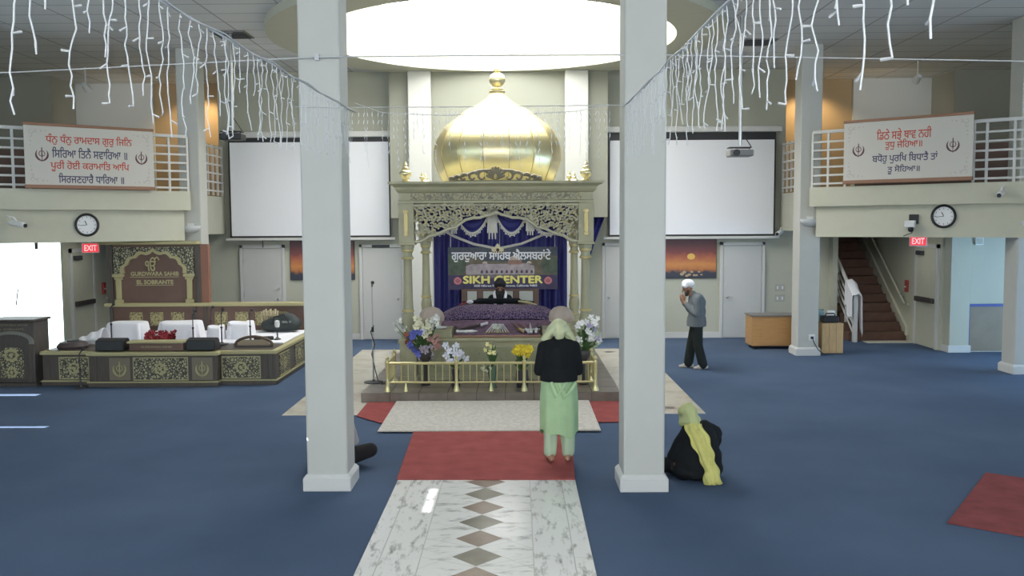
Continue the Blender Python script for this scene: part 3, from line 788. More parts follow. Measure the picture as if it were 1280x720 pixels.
def exit_sign(loc, rz, label):
    t = thing('exit_sign', label, 'exit sign', loc, rz)
    MB().box(-.16, .16, -.03, .03, -.1, .1).build('housing', white_plastic, t, smooth=0, bevel=.01)
    MB().box(-.145, .145, -.034, -.03, -.085, .085).build('panel', exit_red, t, smooth=0)
    mb = MB(); write(mb, 'EXIT', 0, 0, .22, -.0355, 0, .11, fat=.003); mb.build('lettering', exit_w, t, smooth=0)
    MB().box(-.03, .03, -.02, .02, .1, .24).build('ceiling_mount', white_plastic, t, smooth=0)
exit_sign((-8.4, 17.6, 2.18), .35, 'red exit sign above the door left of the stage')
exit_sign((7.84, 17.6, 2.22), -.35, 'red exit sign above the door right of the stairs')
def fire_alarm(loc, rz, label):
    t = thing('fire_alarm', label, 'fire alarm', loc, rz)
    MB().box(-.06, .06, -.05, 0, -.13, .13).build('box', mat('alarm red', (.35, .04, .04), .4), t, smooth=0, bevel=.01)
    MB().box(-.035, .035, -.065, -.05, -.03, .0).build('pull_handle', white_plastic, t, smooth=0, bevel=.005)
fire_alarm((8.51, 19.55, 1.2), -PI/2, 'red fire alarm box on the wall beside the stairs')
fire_alarm((-9.31, 20.0, 1.22), PI/2, 'red fire alarm box on the wall left of the stage')
def exit_door(loc, rz, n, label):
    t = thing('door_%d' % n, label, 'door', loc, rz); t['kind'] = 'structure'
    MB().box(-.45, .45, -.03, .0, .01, 2.05).build('door_leaf', cream_paint, t, smooth=0)
    MB().box(-.53, -.455, -.045, 0, 0, 2.14).box(.455, .53, -.045, 0, 0, 2.14).box(-.53, .53, -.045, 0, 2.06, 2.14).build('door_frame', trim_m, t, smooth=0)
    MB().box(-.4, .4, -.1, -.03, .93, 1.03).build('push_bar', mat('dark bronze', (.06, .05, .045), .5), t, smooth=0, bevel=.01)
    MB().box(-.4, -.1, -.09, -.03, 1.9, 1.99).build('door_closer', dark_m, t, smooth=0, bevel=.01)
exit_door((8.51, 18.62, 0), -PI/2, 5, 'cream exit door with dark push bar right of the stairs')
exit_door((-9.31, 19.05, 0), PI/2, 6, 'cream exit door with dark push bar left of the stage')
t = thing('wall_rail', 'cream handrail on the wall behind the stage left end', 'handrail', (-9.31, 20.3, 1.05), PI/2)
MB().tube([(-.3, -.08, -.05), (.1, -.08, 0), (1.4, -.08, .55)], .028, 8).build('rail', cream_paint, t)
for x in (0, .9): MB().tube([(x, 0, x*.42-.05), (x, -.08, x*.42-.02)], .013).build('bracket', metal_m, t)
# glazed daylit doors at the far left
t = thing('door_7', 'bright daylit glass doors at the far left', 'door', (-10.4, 18.35, 0)); t['kind'] = 'structure'
MB().box(-1.5, 1.03, 0, .02, .02, 2.4).build('glass_pane', mat('daylit door glass', (.86, .98, 1), .3, emit=DOOR_GLOW), t, smooth=0)
MB().box(-1.52, -1.47, -.03, .03, 0, 2.42).box(1.03, 1.05, -.03, .03, 0, 2.42).box(-1.5, 1.03, -.03, .03, 0, .02).box(-1.5, 1.03, -.03, .03, 2.4, 2.42).build('door_frame', white_plastic, t, smooth=0)
MB().tube([(.1, -.03, 1.0), (.1, -.08, 1.0), (.15, -.08, 1.32), (.15, -.03, 1.32)], .012).build('pull_handle', black_m, t)
MB().box(.52, .58, -.06, -.03, 2.14, 2.3).build('door_closer', dark_m, t, smooth=0)
# right wall: painted-over board with blue tape, small plate
t = thing('plywood_board', 'brown board edged with blue tape against the right wall', 'board', (9.43, 17.78, 0))
MB().box(-.47, .62, -.03, -.002, 0.025, .93).build('board', mat('brown board', (.26, .22, .17), .8, var=.1, scale=3), t, smooth=0)
MB().box(-.52, .64, -.036, -.002, .91, .965).box(-.52, -.46, -.036, -.002, .025, .94).build('blue_tape', mat('blue tape', (.06, .09, .3), .6), t, smooth=0)
t = thing('wall_speaker', 'small white square speaker high on the right wall', 'speaker', (9.12, 17.8, 2.21))
MB().box(-.08, .08, -.05, 0, -.08, .08).build('box', white_plastic, t, smooth=0, bevel=.01)
MB().box(-.06, .06, -.055, -.05, -.06, .06).build('grille', wall_m, t, smooth=0)

# ceiling fittings
def projector(x, y, z, label, m, flip):
    t = thing('projector', label, 'projector', (x, y, z))
    MB().tube([(0, 0, .1), (0, 0, CZ-z)], .028, 10).build('pole', metal_m, t)
    MB().lathe([(.09, CZ-z-.03), (.09, CZ-z)]).build('ceiling_plate', metal_m, t)
    MB().box(-.2, .19, -.16, .16, -.09, .02).build('projector_body', m, t, smooth=0, bevel=.02)
    MB().box(-.2, .17, -.1, .1, .05, .065).build('mount_plate', black_m, t, smooth=0, bevel=.004)
    for s in (-.1, .1): MB().tube([(s, 0, .02), (s, 0, .06)], .012).build('bolt', metal_m, t)
    MB().lathe([(.05, 0), (.055, .05)], n=16, T=Matrix.Translation((-.1, -.15, -.035)) @ Matrix.Rotation(PI/2, 4, 'X')).build('lens', black_m, t)
    MB().tube([(.02, 0, .3), (.09, -.03, .2), (.17, -.03, .08), (.12, -.05, -.02)], .008).build('cable', black_m, t)
projector(3.7, 15.0, 3.78, 'dark projector hung on a pole before the right screen', mat('projector shell', (.2, .2, .2), .4), 1)
projector(-5.03, 16.0, 4.2, 'black projector hung on a pole before the left screen', black_m, 1)
def vent(x, y, label):
    t = thing('ceiling_vent', label, 'vent', (x, y, CZ))
    MB().box(-.3, .3, -.3, .3, -.02, 0).build('frame', mat('vent frame', (.2, .2, .19), .6), t, smooth=0)
    for k in range(5): MB().box(-.27, .27, -.26+k*.11, -.2+k*.11, -.035, -.02).build('louvre', dark_m, t, smooth=0)
vent(-5.05, 16.2, 'dark square ceiling vent left of the skylight')
vent(4.55, 17.2, 'dark square ceiling vent right of the skylight')
def spot(x, y, z, tx, ty, tz, power, label, sg, col=(1, .72, .38)):
    t = thing('spotlight', label, 'spotlight', (x, y, CZ))
    d = (Vector((tx, ty, tz))-Vector((x, y, z))).normalized(); h = Vector((0, 0, z-CZ))
    MB().tube([(0, 0, 0), tuple(h)], .015, 8).build('stem', white_plastic, t)
    MB().tube([tuple(h-d*.1), tuple(h+d*.1)], [.05, .085], 14).build('lamp_head', white_plastic, t)
    MB().tube([tuple(h+d*.1), tuple(h+d*.13)], [.075, .04], 14).build('bulb', mat('warm bulb %d' % (x*10), (1, .7, .35), .5, emit=8), t)
    l = bpy.data.lights.new('spot', 'SPOT'); l.energy = power; l.color = col; l.spot_size = 2.2; l.spot_blend = .6; l.shadow_soft_size = .05
    o = bpy.data.objects.new('spot_lamp', l); C.objects.link(o); o.location = Vector((x, y, z))+d*.18
    o.rotation_euler = d.to_track_quat('-Z', 'Y').to_euler()
spot(-9.23, 19.4, 5.58, -9.0, 21.7, 4.5, 22, 'warm spotlight above the left balcony', -1, (1, .87, .7))
spot(8.54, 19.4, 5.64, 8.4, 21.7, 4.5, 22, 'warm spotlight above the right balcony', 1, (1, .87, .7))
spot(-7.5, 20.9, 5.7, -7.6, 21.7, 4.6, 70, 'warm spotlight hidden behind the left pillar', -1)
spot(6.85, 20.9, 5.7, 6.95, 21.7, 4.6, 70, 'warm spotlight hidden behind the right pillar', 1)

# ------------------------------------------------------------ music stage on the left
st_dark = mat('stage dark wood', (.085, .07, .058), .45, var=.15, scale=5, stretch=(8, 8, 1))
st_brown = mat('stage brown panel', (.145, .085, .065), .5, var=.1, scale=3)
st_gold = mat('stage gold trim', (.42, .38, .2), .45)
fil_m = pattern('carved filigree', (.42, .4, .24), (.06, .055, .042), 24, .1, .55)
fil_s = pattern('carved filigree fine', (.5, .43, .2), (.09, .075, .05), 34, .08, .5)
panel_m = mat('khanda panel', (.2, .17, .12), .55)
SX0, SX1, SY0, SY1, SZ = -7.78, -3.96, 14.5, 17.05, .57
t = stage = thing('music_stage', 'low dark wooden stage with carved gold panels on the left', 'stage', (0, 0, 0))
MB().box(SX0, SX1, SY0, SY1, .0, SZ-.06).box(-6.95, -4.87, SY0-.15, SY0, 0, SZ-.06).build('platform', st_dark, t, smooth=0)
MB().box(SX0-.03, SX1+.03, SY0-.04, SY1, SZ-.06, SZ).box(-6.98, -4.84, SY0-.2, SY0, SZ-.06, SZ).build('top_trim', st_gold, t, smooth=0, bevel=.012)
MB().box(SX0-.02, SX1+.02, SY0-.03, SY1, 0, .07).box(-6.97, -4.85, SY0-.18, SY0, 0, .07).build('plinth', st_dark, t, smooth=0, bevel=.008)
MB().box(SX0-.03, SX1+.03, SY0-.035, SY1, .07, .09).box(-6.98, -4.84, SY0-.185, SY0, .07, .09).build('plinth_trim', st_gold, t, smooth=0)
MB().box(SX0+.1, SX1-.06, SY0+.75, SY1, SZ, SZ+.03).build('white_sheet', white_cloth, t, smooth=0, bevel=.012)
MB().box(SX0+.06, SX1-.06, SY0+.03, SY0+.74, SZ, SZ+.01).build('dark_top', st_dark, t, smooth=0)
def carved(x0, x1, y, z0, z1, par, m=fil_m, ros=True, name='carved_panel'):
    mb = MB().box(x0, x1, y-.012, y, z0, z1, 0)
    mb.box(x0-.012, x1+.012, y-.016, y, z0-.014, z0, 1).box(x0-.012, x1+.012, y-.016, y, z1, z1+.014, 1).box(x0-.012, x0, y-.016, y, z0, z1, 1).box(x1, x1+.012, y-.016, y, z0, z1, 1)
    if ros: rosette(mb, (x0+x1)/2, (z0+z1)/2, min(.105, (z1-z0)*.3), y-.018, y-.012, 8, 1)
    return mb.build(name, [m, st_gold], par, smooth=0)
carved(-7.5, -7.03, SY0, .12, .46, t)
fy = SY0-.15
for x0, x1 in ((-6.62, -6.28), (-5.28, -4.94)):
    pn = MB().box(x0, x1, fy-.012, fy, .11, .48).build('emblem_panel', panel_m, t, smooth=0, bevel=.006)
    khanda(MB(), (x0+x1)/2, .29, .27, fy-.026, fy-.012).build('emblem', st_gold, pn, smooth=0)
carved(-6.22, -5.35, fy, .12, .47, t)
carved(-4.83, -4.22, SY0, .12, .46, t)
for x in (-7.7, -6.98+.13, -4.12, -4.04): MB().box(x-.03, x+.03, (SY0 if x < -7 or x > -4.8 else fy)-.014, SY0, .09, .51).build('pilaster', st_dark, t, smooth=0, bevel=.006)
# right-hand end of the stage
T90 = Matrix.Translation((SX1, 0, 0)) @ Matrix.Rotation(PI/2, 4, 'Z')
for y0, y1 in ((14.72, 15.35), (15.75, 16.35), (16.5, 16.95)):
    mb = MB().box(y0, y1, -.012, 0, .12, .46, 0, T90); mb.T = T90; mb.box(y0-.012, y1+.012, -.016, 0, .106, .12, 1).box(y0-.012, y1+.012, -.016, 0, .46, .474, 1)
    rosette(mb, (y0+y1)/2, .29, .1, -.018, -.012, 8, 1); mb.build('carved_panel', [fil_m, st_gold], t, smooth=0)

# backdrop behind the stage
bx0, bx1, byf = -7.92, -4.05, 17.1
t = thing('stage_backdrop', 'brown wooden backdrop with gold arch behind the music stage', 'backdrop', (0, 0, 0))
MB().box(bx0+.1, bx1, byf, byf+.12, .0, 1.06).build('low_wall', st_brown, t, smooth=0)
MB().box(bx0, bx1+.03, byf-.06, byf+.16, 1.06, 1.13).build('ledge_trim', st_gold, t, smooth=0, bevel=.015)
MB().box(-7.82, -6.0, byf+.02, byf+.12, 1.13, 2.25).build('tall_panel', st_brown, t, smooth=0)
for x0, x1 in ((-7.86, -7.75), (-6.17, -6.06)): MB().box(x0, x1, byf-.02, byf+.02, 1.13, 2.24).box(x0+.03, x1-.03, byf-.035, byf-.02, 1.15, 2.2).build('side_post', st_dark, t, smooth=0, bevel=.006)
MB().box(-6.06, -5.92, byf-.0, byf+.12, 1.13, 2.25).build('red_brown_post', mat('red brown post', (.26, .12, .08), .6), t, smooth=0)
MB().box(-7.98, -6.1, byf-.1, byf+.14, 2.25, 2.31).build('top_trim', st_gold, t, smooth=0, bevel=.012)
# scalloped arch: lower edge as lobes between the two columns
acx, aw, ztop = -6.965, .76, 2.2
def arch_edge(w, zs, za, lobes, grow=0):
    """right half of a cusped arch from spring (w, zs) up to apex (0, za)"""
    pts = []; n = lobes
    an = [math.radians(a) for a in (4, 30, 54, 76, 90)][:n+1]
    key = [(w*math.cos(a), zs+(za-zs)*.86*math.sin(a)) for a in an[:-1]]+[(0, za)]
    for i in range(len(key)-1):
        (xa_, za_), (xb, zb) = key[i], key[i+1]
        dx, dz = xb-xa_, zb-za_; L = math.hypot(dx, dz); nx, nz = -dz/L, dx/L
        sgn = -1 if i == len(key)-2 else 1
        bul = .24*L if sgn > 0 else .1*L
        for j in range(8):
            u = j/8; b = bul*math.sin(PI*u)*(1 if sgn > 0 else -1)
            pts.append((xa_+dx*u-nx*b, za_+dz*u-nz*b))
    pts.append((0, za))
    return pts
def both(h): return [(-x, z) for x, z in h]+[(x, z) for x, z in h[-2::-1]]
inner = both(arch_edge(.56, 1.68, 2.12, 4))
outer = both(arch_edge(.63, 1.66, 2.19, 4))
mb = MB(); n_ = len(inner)
for i in range(n_-1):
    mb.prism([(acx+inner[i][0], inner[i][1]), (acx+inner[i+1][0], inner[i+1][1]), (acx+outer[i+1][0], outer[i+1][1]), (acx+outer[i][0], outer[i][1])], byf-.035, byf+.02)
mb.build('arch', st_gold, t, smooth=0)
mb = MB()
for i in range(n_-1):
    a, b = outer[i], outer[i+1]
    mb.prism([(acx+a[0], a[1]+.005), (acx+b[0], b[1]+.005), (acx+b[0]*1.0, ztop), (acx+a[0], ztop)], byf-.012, byf+.02, 0)
mb.box(acx-.77, acx-.63, byf-.012, byf+.02, 1.68, ztop, 0).box(acx+.63, acx+.77, byf-.012, byf+.02, 1.68, ztop, 0)
mb.build('spandrel', pattern('arch spandrel carving', (.4, .4, .27), (.06, .055, .042), 20, .1, .6), t, smooth=0)
for s in (-1, 1):
    x = acx+s*.68; mb = MB()
    mb.box(x-.05, x+.05, byf-.035, byf+.02, 1.2, 1.6).box(x-.08, x+.08, byf-.045, byf+.02, 1.13, 1.2).box(x-.11, x+.11, byf-.05, byf+.02, 1.63, 1.69).box(x-.08, x+.08, byf-.04, byf+.02, 1.58, 1.63)
    mb.build('arch_column', st_gold, t, smooth=0, bevel=.01)
mb = MB(); write(mb, 'ੴ', acx-.02, 1.88, .27, byf+.0, 0, .27, thick=.02, fat=.003); mb.build('emblem', st_gold, t, smooth=0)
mb = MB(); write(mb, 'GURDWARA SAHIB', acx+.01, 1.69, .92, byf+.014, 0, .075, fat=.004); mb.box(acx-.47, acx+.47, byf+.005, byf+.02, 1.622, 1.632); mb.build('lettering', st_gold, t, smooth=0); mb = MB()
write(mb, 'EL SOBRANTE', acx+.01, 1.53, .7, byf+.014, 0, .075, fat=.005); mb.box(acx-.36, acx+.36, byf+.005, byf+.02, 1.465, 1.475); mb.build('lettering', st_gold, t, smooth=0)
for x in (-7.46, -7.06, -6.66, -5.82, -5.43, -5.04, -4.65):
    mb = MB().box(x, x+.25, byf-.012, byf, .69, .95, 0); rosette(mb, x+.125, .82, .1, byf-.016, byf-.012, 8, 1); mb.build('square_ornament', [fil_s, st_gold], t, smooth=0)
for x in (-7.8, -6.2, -6.0): MB().box(x-.035, x+.035, byf-.025, byf, .57, 1.06).build('pilaster', st_dark, t, smooth=0, bevel=.006)

# things on the stage
def cloth_box(name, label, x, y, w, d, h, wav, sag=0):
    """a cloth-covered low table: rounded top, rippled skirt"""
    mb = MB(); rg = []; n = 48
    for k, (z, gx) in enumerate(((0, 1.1), (.25, 1.06), (.6, 1.03), (.88, 1.0), (.97, .96), (1.0, .86), (1.015, .5))):
        ring = []
        for i in range(n):
            a = 2*PI*i/n; ca, sa = math.cos(a), math.sin(a); e = .45
            px = w/2*math.copysign(abs(ca)**e, ca)*gx; py = d/2*math.copysign(abs(sa)**e, sa)*gx
            rp = 1+wav*(1.1-z)*math.sin(a*11+1.3*math.sin(a*3))
            ring.append((px*rp, py*rp, h*z+sag*math.sin(a*2+1)*z))
        rg.append(ring)
    mb.rings(rg)
    return tag(mb.build(name, white_cloth, None, (x, y, SZ+.03), smooth=70), label, 'covered instrument')
cloth_box('covered_harmonium', 'white cloth covered harmonium at the left of the stage', -6.93, 15.8, .64, .42, .31, .09)
cloth_box('covered_harmonium', 'white cloth covered harmonium behind the red flowers', -6.0, 15.85, .7, .42, .3, .1, .02)
cloth_box('covered_drums', 'white cloth covered drums at the right of the stage', -5.31, 15.66, .25, .3, .24, .07, .02)
cloth_box('covered_drums', 'larger white cloth covered drum beside the small drum', -4.93, 15.85, .42, .36, .29, .07, .02)
def heap(u, v):
    x = -7.66+u*.56; y = 15.08+v*.46
    return (x, y, SZ+.05+.25*max(0, u-.05)**.8*math.sin(PI*min(1, v*.9+.08))+.015*math.sin(u*19+v*7))
tag(drape('white_sheet_heap', white_cloth, heap, 16, 12), 'crumpled white sheet sloping at the left end of the stage', 'sheet')
def monitor(x, label):
    t = thing('stage_monitor', label, 'speaker', (x, 14.54, SZ+.014))
    mb = MB(); mb.prism([(-.17, 0), (.17, 0), (.17, .02), (.05, .19), (-.05, .2), (-.17, .17)], -.23, .23, 0, 'y', Matrix.Rotation(PI/2, 4, 'Z'))
    mb.build('cabinet', black_m, t, smooth=0, bevel=.02)
    MB().box(-.21, .21, -.185, -.172, .02, .15).build('grille', mat('speaker grille %.1f' % x, (.04, .045, .05), .7, bump=.5, bscale=200), t, smooth=0)
monitor(-6.62, 'black floor monitor in front of the left harmonium')
monitor(-5.14, 'black floor monitor in front of the covered drums')
t = thing('low_lectern', 'low brown wooden ledge with gold top between the monitors', 'ledge', (-5.87, 14.48, SZ+.014))
MB().box(-.44, .44, -.08, .08, 0, .12).build('front_panel', st_brown, t, smooth=0)
MB().box(-.47, .47, -.11, .13, .12, .155).build('top_board', st_gold, t, smooth=0, bevel=.01)
mb = MB(); write(mb, 'GURDWARA SAHIB', 0, .06, .5, -.082, 0, .03); mb.build('lettering', st_gold, t, smooth=0)
def blossoms(mb, pts, r, m=0, petals=5):
    for p in pts:
        p = Vector(p); ax = Vector((R.uniform(-.6, .6), -1, R.uniform(-.2, .9))).normalized(); a = ax.orthogonal().normalized(); b = ax.cross(a)
        c = p+ax*r*.25
        for k in range(petals):
            t0 = 2*PI*k/petals+R.random(); d = a*math.cos(t0)+b*math.sin(t0); e = ax.cross(d)
            tip = p+d*r+ax*r*.35
            v = [c-ax*r*.25, p+d*r*.55+e*r*.38+ax*r*.22, tip, p+d*r*.55-e*r*.38+ax*r*.22]
            w = [q-ax*r*.12 for q in v]
            mb.add(v+w, [(0, 1, 2, 3), (7, 6, 5, 4), (0, 4, 5, 1), (1, 5, 6, 2), (2, 6, 7, 3), (3, 7, 4, 0)], m)
        mb.ell(tuple(p+ax*r*.15), r*.2, 6, 4, m)
def leaves(mb, base, tips, w, m=0):
    for tp in tips:
        b, tq = Vector(base), Vector(tp); mid = (b+tq)/2+Vector((0, 0, (tq-b).length*.12)); d = (tq-b).normalized(); s = d.cross(Vector((0, 1, .3))).normalized()*w
        n = s.cross(d).normalized()*.004
        v = [b, mid+s, tq, mid-s]; v = [q+n for q in v]+[q-n for q in v]
        mb.add(v, [(0, 1, 2, 3), (7, 6, 5, 4), (0, 4, 5, 1), (1, 5, 6, 2), (2, 6, 7, 3), (3, 7, 4, 0)], m)
leaf_m = mat('leaf green', (.06, .13, .04), .6, var=.3, scale=20)
t = thing('flower_tray', 'low tray of dark red flowers on the stage', 'flowers', (-6.1, 15.15, SZ+.03))
MB().lathe([(.2, 0), (.27, .05), (.25, .05), (.18, .015)], n=24).build('tray', st_dark, t)
mb = MB(); leaves(mb, (0, 0, .04), [(R.uniform(-.26, .26), R.uniform(-.15, .1), R.uniform(.06, .18)) for _ in range(26)], .03); mb.build('leaves', leaf_m, t, smooth=0)
mb = MB(); blossoms(mb, [(R.uniform(-.25, .25), R.uniform(-.16, .08), R.uniform(.07, .2)) for _ in range(46)], .05); o = mb.build('blossoms', mat('dark red petals', (.3, .025, .035), .6, var=.3, scale=12), t, smooth=0); o['kind'] = 'stuff'
def mic_stand(x, y, h, label, z=SZ+.03, tilt=0, base=.11, boom=True, pole=dark_m):
    t = thing('microphone_stand', label, 'microphone stand', (x, y, z))
    MB().lathe([(base, 0), (base, .015), (.03, .03), (.015, .05)], n=20).build('base', dark_m, t)
    MB().tube([(0, 0, .02), (tilt*.5, 0, h*.55)], .013, 8).tube([(tilt*.5, 0, h*.55), (tilt, 0, h)], .009, 8).build('pole', pole, t)
    MB().tube([(tilt*.5, 0, h*.53), (tilt*.5, 0, h*.58)], .02, 8).build('clutch', black_m, t)
    if boom: MB().tube([(tilt, 0, h), (tilt-.01, .1, h+.04)], .012, 8).ell((tilt-.012, .14, h+.055), .028).build('microphone', black_m, t)
    return t
mic_stand(-6.9, 15.08, .62, 'black microphone stand before the left covered harmonium')
mic_stand(-5.5, 15.05, .5, 'black microphone stand left of the small covered drum')
mic_stand(-5.0, 15.0, .52, 'black microphone stand in front of the larger drum')
mic_stand(-4.62, 15.35, .48, 'black microphone stand with a tall head right of the drums')
mic_stand(-7.05, 14.25, .0+.56, 'short dark microphone stand on the carpet before the stage', 0)
for x, h, l in ((-6.05, .35, 'thin microphone stand close to the backdrop wall'), (-5.72, .42, 'thin stand near the three right ornaments')):
    mic_stand(x, 16.6, h, l, base=.07)
t = mic_stand(-4.22, 15.6, .26, 'short white-topped stand at the stage right end', base=.06, boom=False)
MB().lathe([(.035, .22), (.045, .26), (.04, .33), (.0, .345)], n=14).build('white_head', white_plastic, t)
t = thing('small_speaker', 'dark rounded speaker lying at the stage left end', 'speaker', (-7.42, 14.79, SZ+.014))
MB().lathe([(.23, 0), (.25, .04), (.2, .1), (.08, .13), (0, .135)], n=24).build('shell', mat('dark brown shell', (.06, .045, .045), .5), t)
MB().lathe([(.1, .124), (.1, .136), (0, .138)], n=20).build('cap', black_m, t)
t = thing('curved_seat_back', 'brown arched wooden back rest at the stage right corner', 'back rest', (-4.4, 14.8, SZ+.014))
arc_p = [(-.32+.64*i/16, 0, .03+.14*math.sin(PI*i/16)**.5) for i in range(17)]
MB().tube(arc_p, .024, 8).build('arched_rail', mat('dark walnut', (.1, .065, .045), .4), t)
MB().box(-.32, .32, -.03, .03, 0, .03).build('base_bar', st_dark, t, smooth=0, bevel=.006)
MB().box(-.26, .26, -.006, .006, .03, .12).build('panel', mat('tan panel', (.3, .24, .16), .6), t, smooth=0)
for x, y, l, rz in ((-5.56, 15.32, 'dark flat book lying left of the covered drums', .5), (-4.46, 15.6, 'dark instrument case lying right of the drums', .3)):
    t = thing('flat_case', l, 'case', (x, y, SZ+.032), rz)
    MB().box(-.17, .17, -.1, .1, 0, .05).build('body', black_m, t, smooth=0, bevel=.02)
    MB().box(-.05, .05, -.11, -.1, .02, .035).build('clasp', metal_m, t, smooth=0)
t = thing('duffel_bag', 'dark grey bag leaning in the stage right back corner', 'bag', (-4.45, 16.75, SZ+.032))
blob('bag_body', [('c', (-.28, 0, .12), (.24, 0, .15), .11, .14), ('e', (.1, 0, .26), (.2, .12, .1)), ('e', (-.1, 0, .18), (.2, .13, .1))], .025, mat('bag fabric', (.035, .045, .045), .7, bump=.3, bscale=30), t)
MB().tube([(-.15, -.13, .15), (-.08, -.16, .3), (.1, -.16, .34), (.18, -.14, .18)], .015).build('strap', black_m, t)
MB().box(.05, .22, -.15, -.13, .18, .22).build('zip_pocket', mat('bag grey', (.16, .19, .17), .6), t, smooth=0, bevel=.005)
t = thing('stacked_fabric', 'cream and gold folded fabric behind the dark bag', 'cloth', (-4.7, 16.95, SZ+.3))
mb = MB()
for k in range(7): mb.tube([(-.14+k*.045, -.06, -.26), (-.16+k*.05, -.06, .1), (-.12+k*.045, -.07, .12+.03*(k % 2)), (-.1+k*.04, -.08, .02)], .02, 6)
mb.build('folds', mat('cream gold fabric', (.5, .43, .28), .7, var=.3, scale=30), t, smooth=60)

# lectern at the far left
t = thing('lectern', 'dark carved lectern standing before the bright glass doors', 'lectern', (-8.24, 14.6, 0))
lec_m = mat('lectern wood', (.08, .068, .06), .45, var=.15, scale=4, stretch=(8, 8, 1))
MB().box(-.37, .37, -.17, .3, .06, 1.06).build('body', lec_m, t, smooth=0, bevel=.012)
MB().box(-.4, .41, -.21, .34, 0, .06).build('plinth', lec_m, t, smooth=0, bevel=.01)
MB().box(-.4, .4, -.2, .34, 1.06, 1.1).build('top_board', lec_m, t, smooth=0, bevel=.015)
mb = MB(); AR = [(.3*math.cos(a), .74+.12*math.sin(a)) for a in [PI*i/16 for i in range(17)]]
ou = [(.37, .7)]+[(.37*math.cos(a), .74+.17*math.sin(a)) for a in [PI*i/16 for i in range(17)]]+[(-.37, .7)]
ii = [(.3, .7)]+AR+[(-.3, .7)]
for i in range(len(ii)-1): mb.prism([ii[i], ii[i+1], ou[i+1], ou[i]], -.2, -.17)
mb.build('arch_trim', mat('grey green trim', (.2, .2, .17), .5), t, smooth=0)
pts = [(-.19, .14), (.19, .14), (.19, .56)]+[(.19*math.cos(a), .56+.09*math.sin(a)) for a in [PI*i/10 for i in range(1, 10)]]+[(-.19, .56)]
mb = MB().prism(pts, -.185, -.17, 0); rosette(mb, 0, .52, .12, -.195, -.185, 8, 1); rosette(mb, 0, .24, .09, -.195, -.185, 8, 1)
mb.build('carved_panel', [fil_m, st_gold], t, smooth=0)
for s in (-1, 1): MB().box(s*.29-.03, s*.29+.03, -.185, -.17, .08, .72).build('pilaster', st_dark, t, smooth=0, bevel=.006)
mb = MB(); write(mb, 'GURDWARA SAHIB', 0, 1.01, .56, -.173, 0, .035); mb.build('lettering', mat('worn gold letters one', (.25, .22, .15), .5), t, smooth=0); mb = MB(); write(mb, 'EL SOBRANTE', 0, .94, .42, -.173, 0, .035); mb.build('lettering', mat('worn gold letters', (.25, .22, .15), .5), t, smooth=0)

# by the right pillar
t = thing('wooden_cabinet', 'low wooden cabinet on casters left of the right pillar', 'cabinet', (5.3, 18.55, 0))
MB().box(-.5, .5, -.25, .28, .07, .68).build('body', wood_m, t, smooth=0, bevel=.006)
MB().box(-.52, .52, -.28, .3, .68, .705).build('top_board', mat('grey laminate', (.2, .19, .18), .4), t, smooth=0, bevel=.004)
MB().box(-.3, .48, -.258, -.25, .1, .66).build('front_panel', wood_m, t, smooth=0, bevel=.003)
for x in (-.42, .42):
    for y in (-.19, .2): MB().lathe([(.035, -.014), (.035, .014)], n=14, T=Matrix.Translation((x, y, .035)) @ Matrix.Rotation(PI/2, 4, 'Y')).box(x-.02, x+.02, y-.02, y+.02, .05, .07).build('caster', black_m, t)
t = thing('pine_box', 'tall pale pine box beside the right pillar', 'box', (6.21, 17.62, 0))
MB().box(-.21, .21, -.02, .38, .015, .61).build('body', pine_m, t, smooth=0, bevel=.006)
for k in (-.07, .07): MB().box(k-.002, k+.002, -.0225, -.02, .02, .605).build('board_seam', st_brown, t, smooth=0)
for x in (-.18, .18): MB().box(x-.03, x+.03, .0, .06, 0, .015).build('foot', st_dark, t, smooth=0)
t = thing('black_case', 'black box with rounded handle on the pine box', 'case', (6.2, 17.76, .611))
MB().box(-.16, .16, -.1, .12, 0, .13).build('body', black_m, t, smooth=0, bevel=.025)
MB().tube([(-.1, -.02, .12), (-.08, -.02, .18), (.08, -.02, .18), (.1, -.02, .12)], .014).build('handle', black_m, t)
tag(MB().lathe([(.02, 0), (.075, 0), (.078, .005), (.078, .2), (.075, .205), (.02, .205)], n=20).build('paper_roll', mat('paper', (.8, .8, .8), .8), None, (6.33, 18.06, .612), smooth=40, recalc=True), 'white paper roll on the back of the pine box', 'paper roll')
t = thing('teal_pouch', 'pale teal pouch on the pine box behind the black case', 'pouch', (6.08, 17.96, .611))
blob('pouch_body', [('e', (0, 0, .12), (.09, .05, .12))], .015, mat('teal fabric', (.2, .3, .32), .7), t)
MB().box(-.07, .07, -.008, .008, .22, .245).build('flap', mat('teal fabric dark', (.12, .2, .22), .7), t, smooth=0)
t = thing('power_cord', 'black cord plugged into the right pillar running to the floor', 'cord', (5.73, 17.4, 0))
MB().box(-.06, .06, -.012, 0, .3, .42).build('outlet_plate', white_plastic, t, smooth=0, bevel=.004)
MB().box(-.025, .025, -.05, -.012, .33, .38).build('plug', black_m, t, smooth=0, bevel=.006)
MB().tube([(0, -.05, .35), (.03, -.08, .25), (.1, -.1, .13), (.2, -.1, .045), (.27, -.03, .02)], .009).build('cord', black_m, t)
# tall microphone stand by the canopy
t = mic_stand(-2.26, 13.85, 1.5, 'tall chrome microphone stand on the marble left of the canopy', .142, base=.15, pole=metal_m)
MB().tube([(.02, 0, .9), (-.03, -.01, .8), (.03, -.01, .6), (-.02, 0, .45), (.03, 0, .2), (.08, -.05, .03), (.2, -.02, .012), (.24, -.12, .012), (.15, -.2, .012)], .008).build('cable', black_m, t)

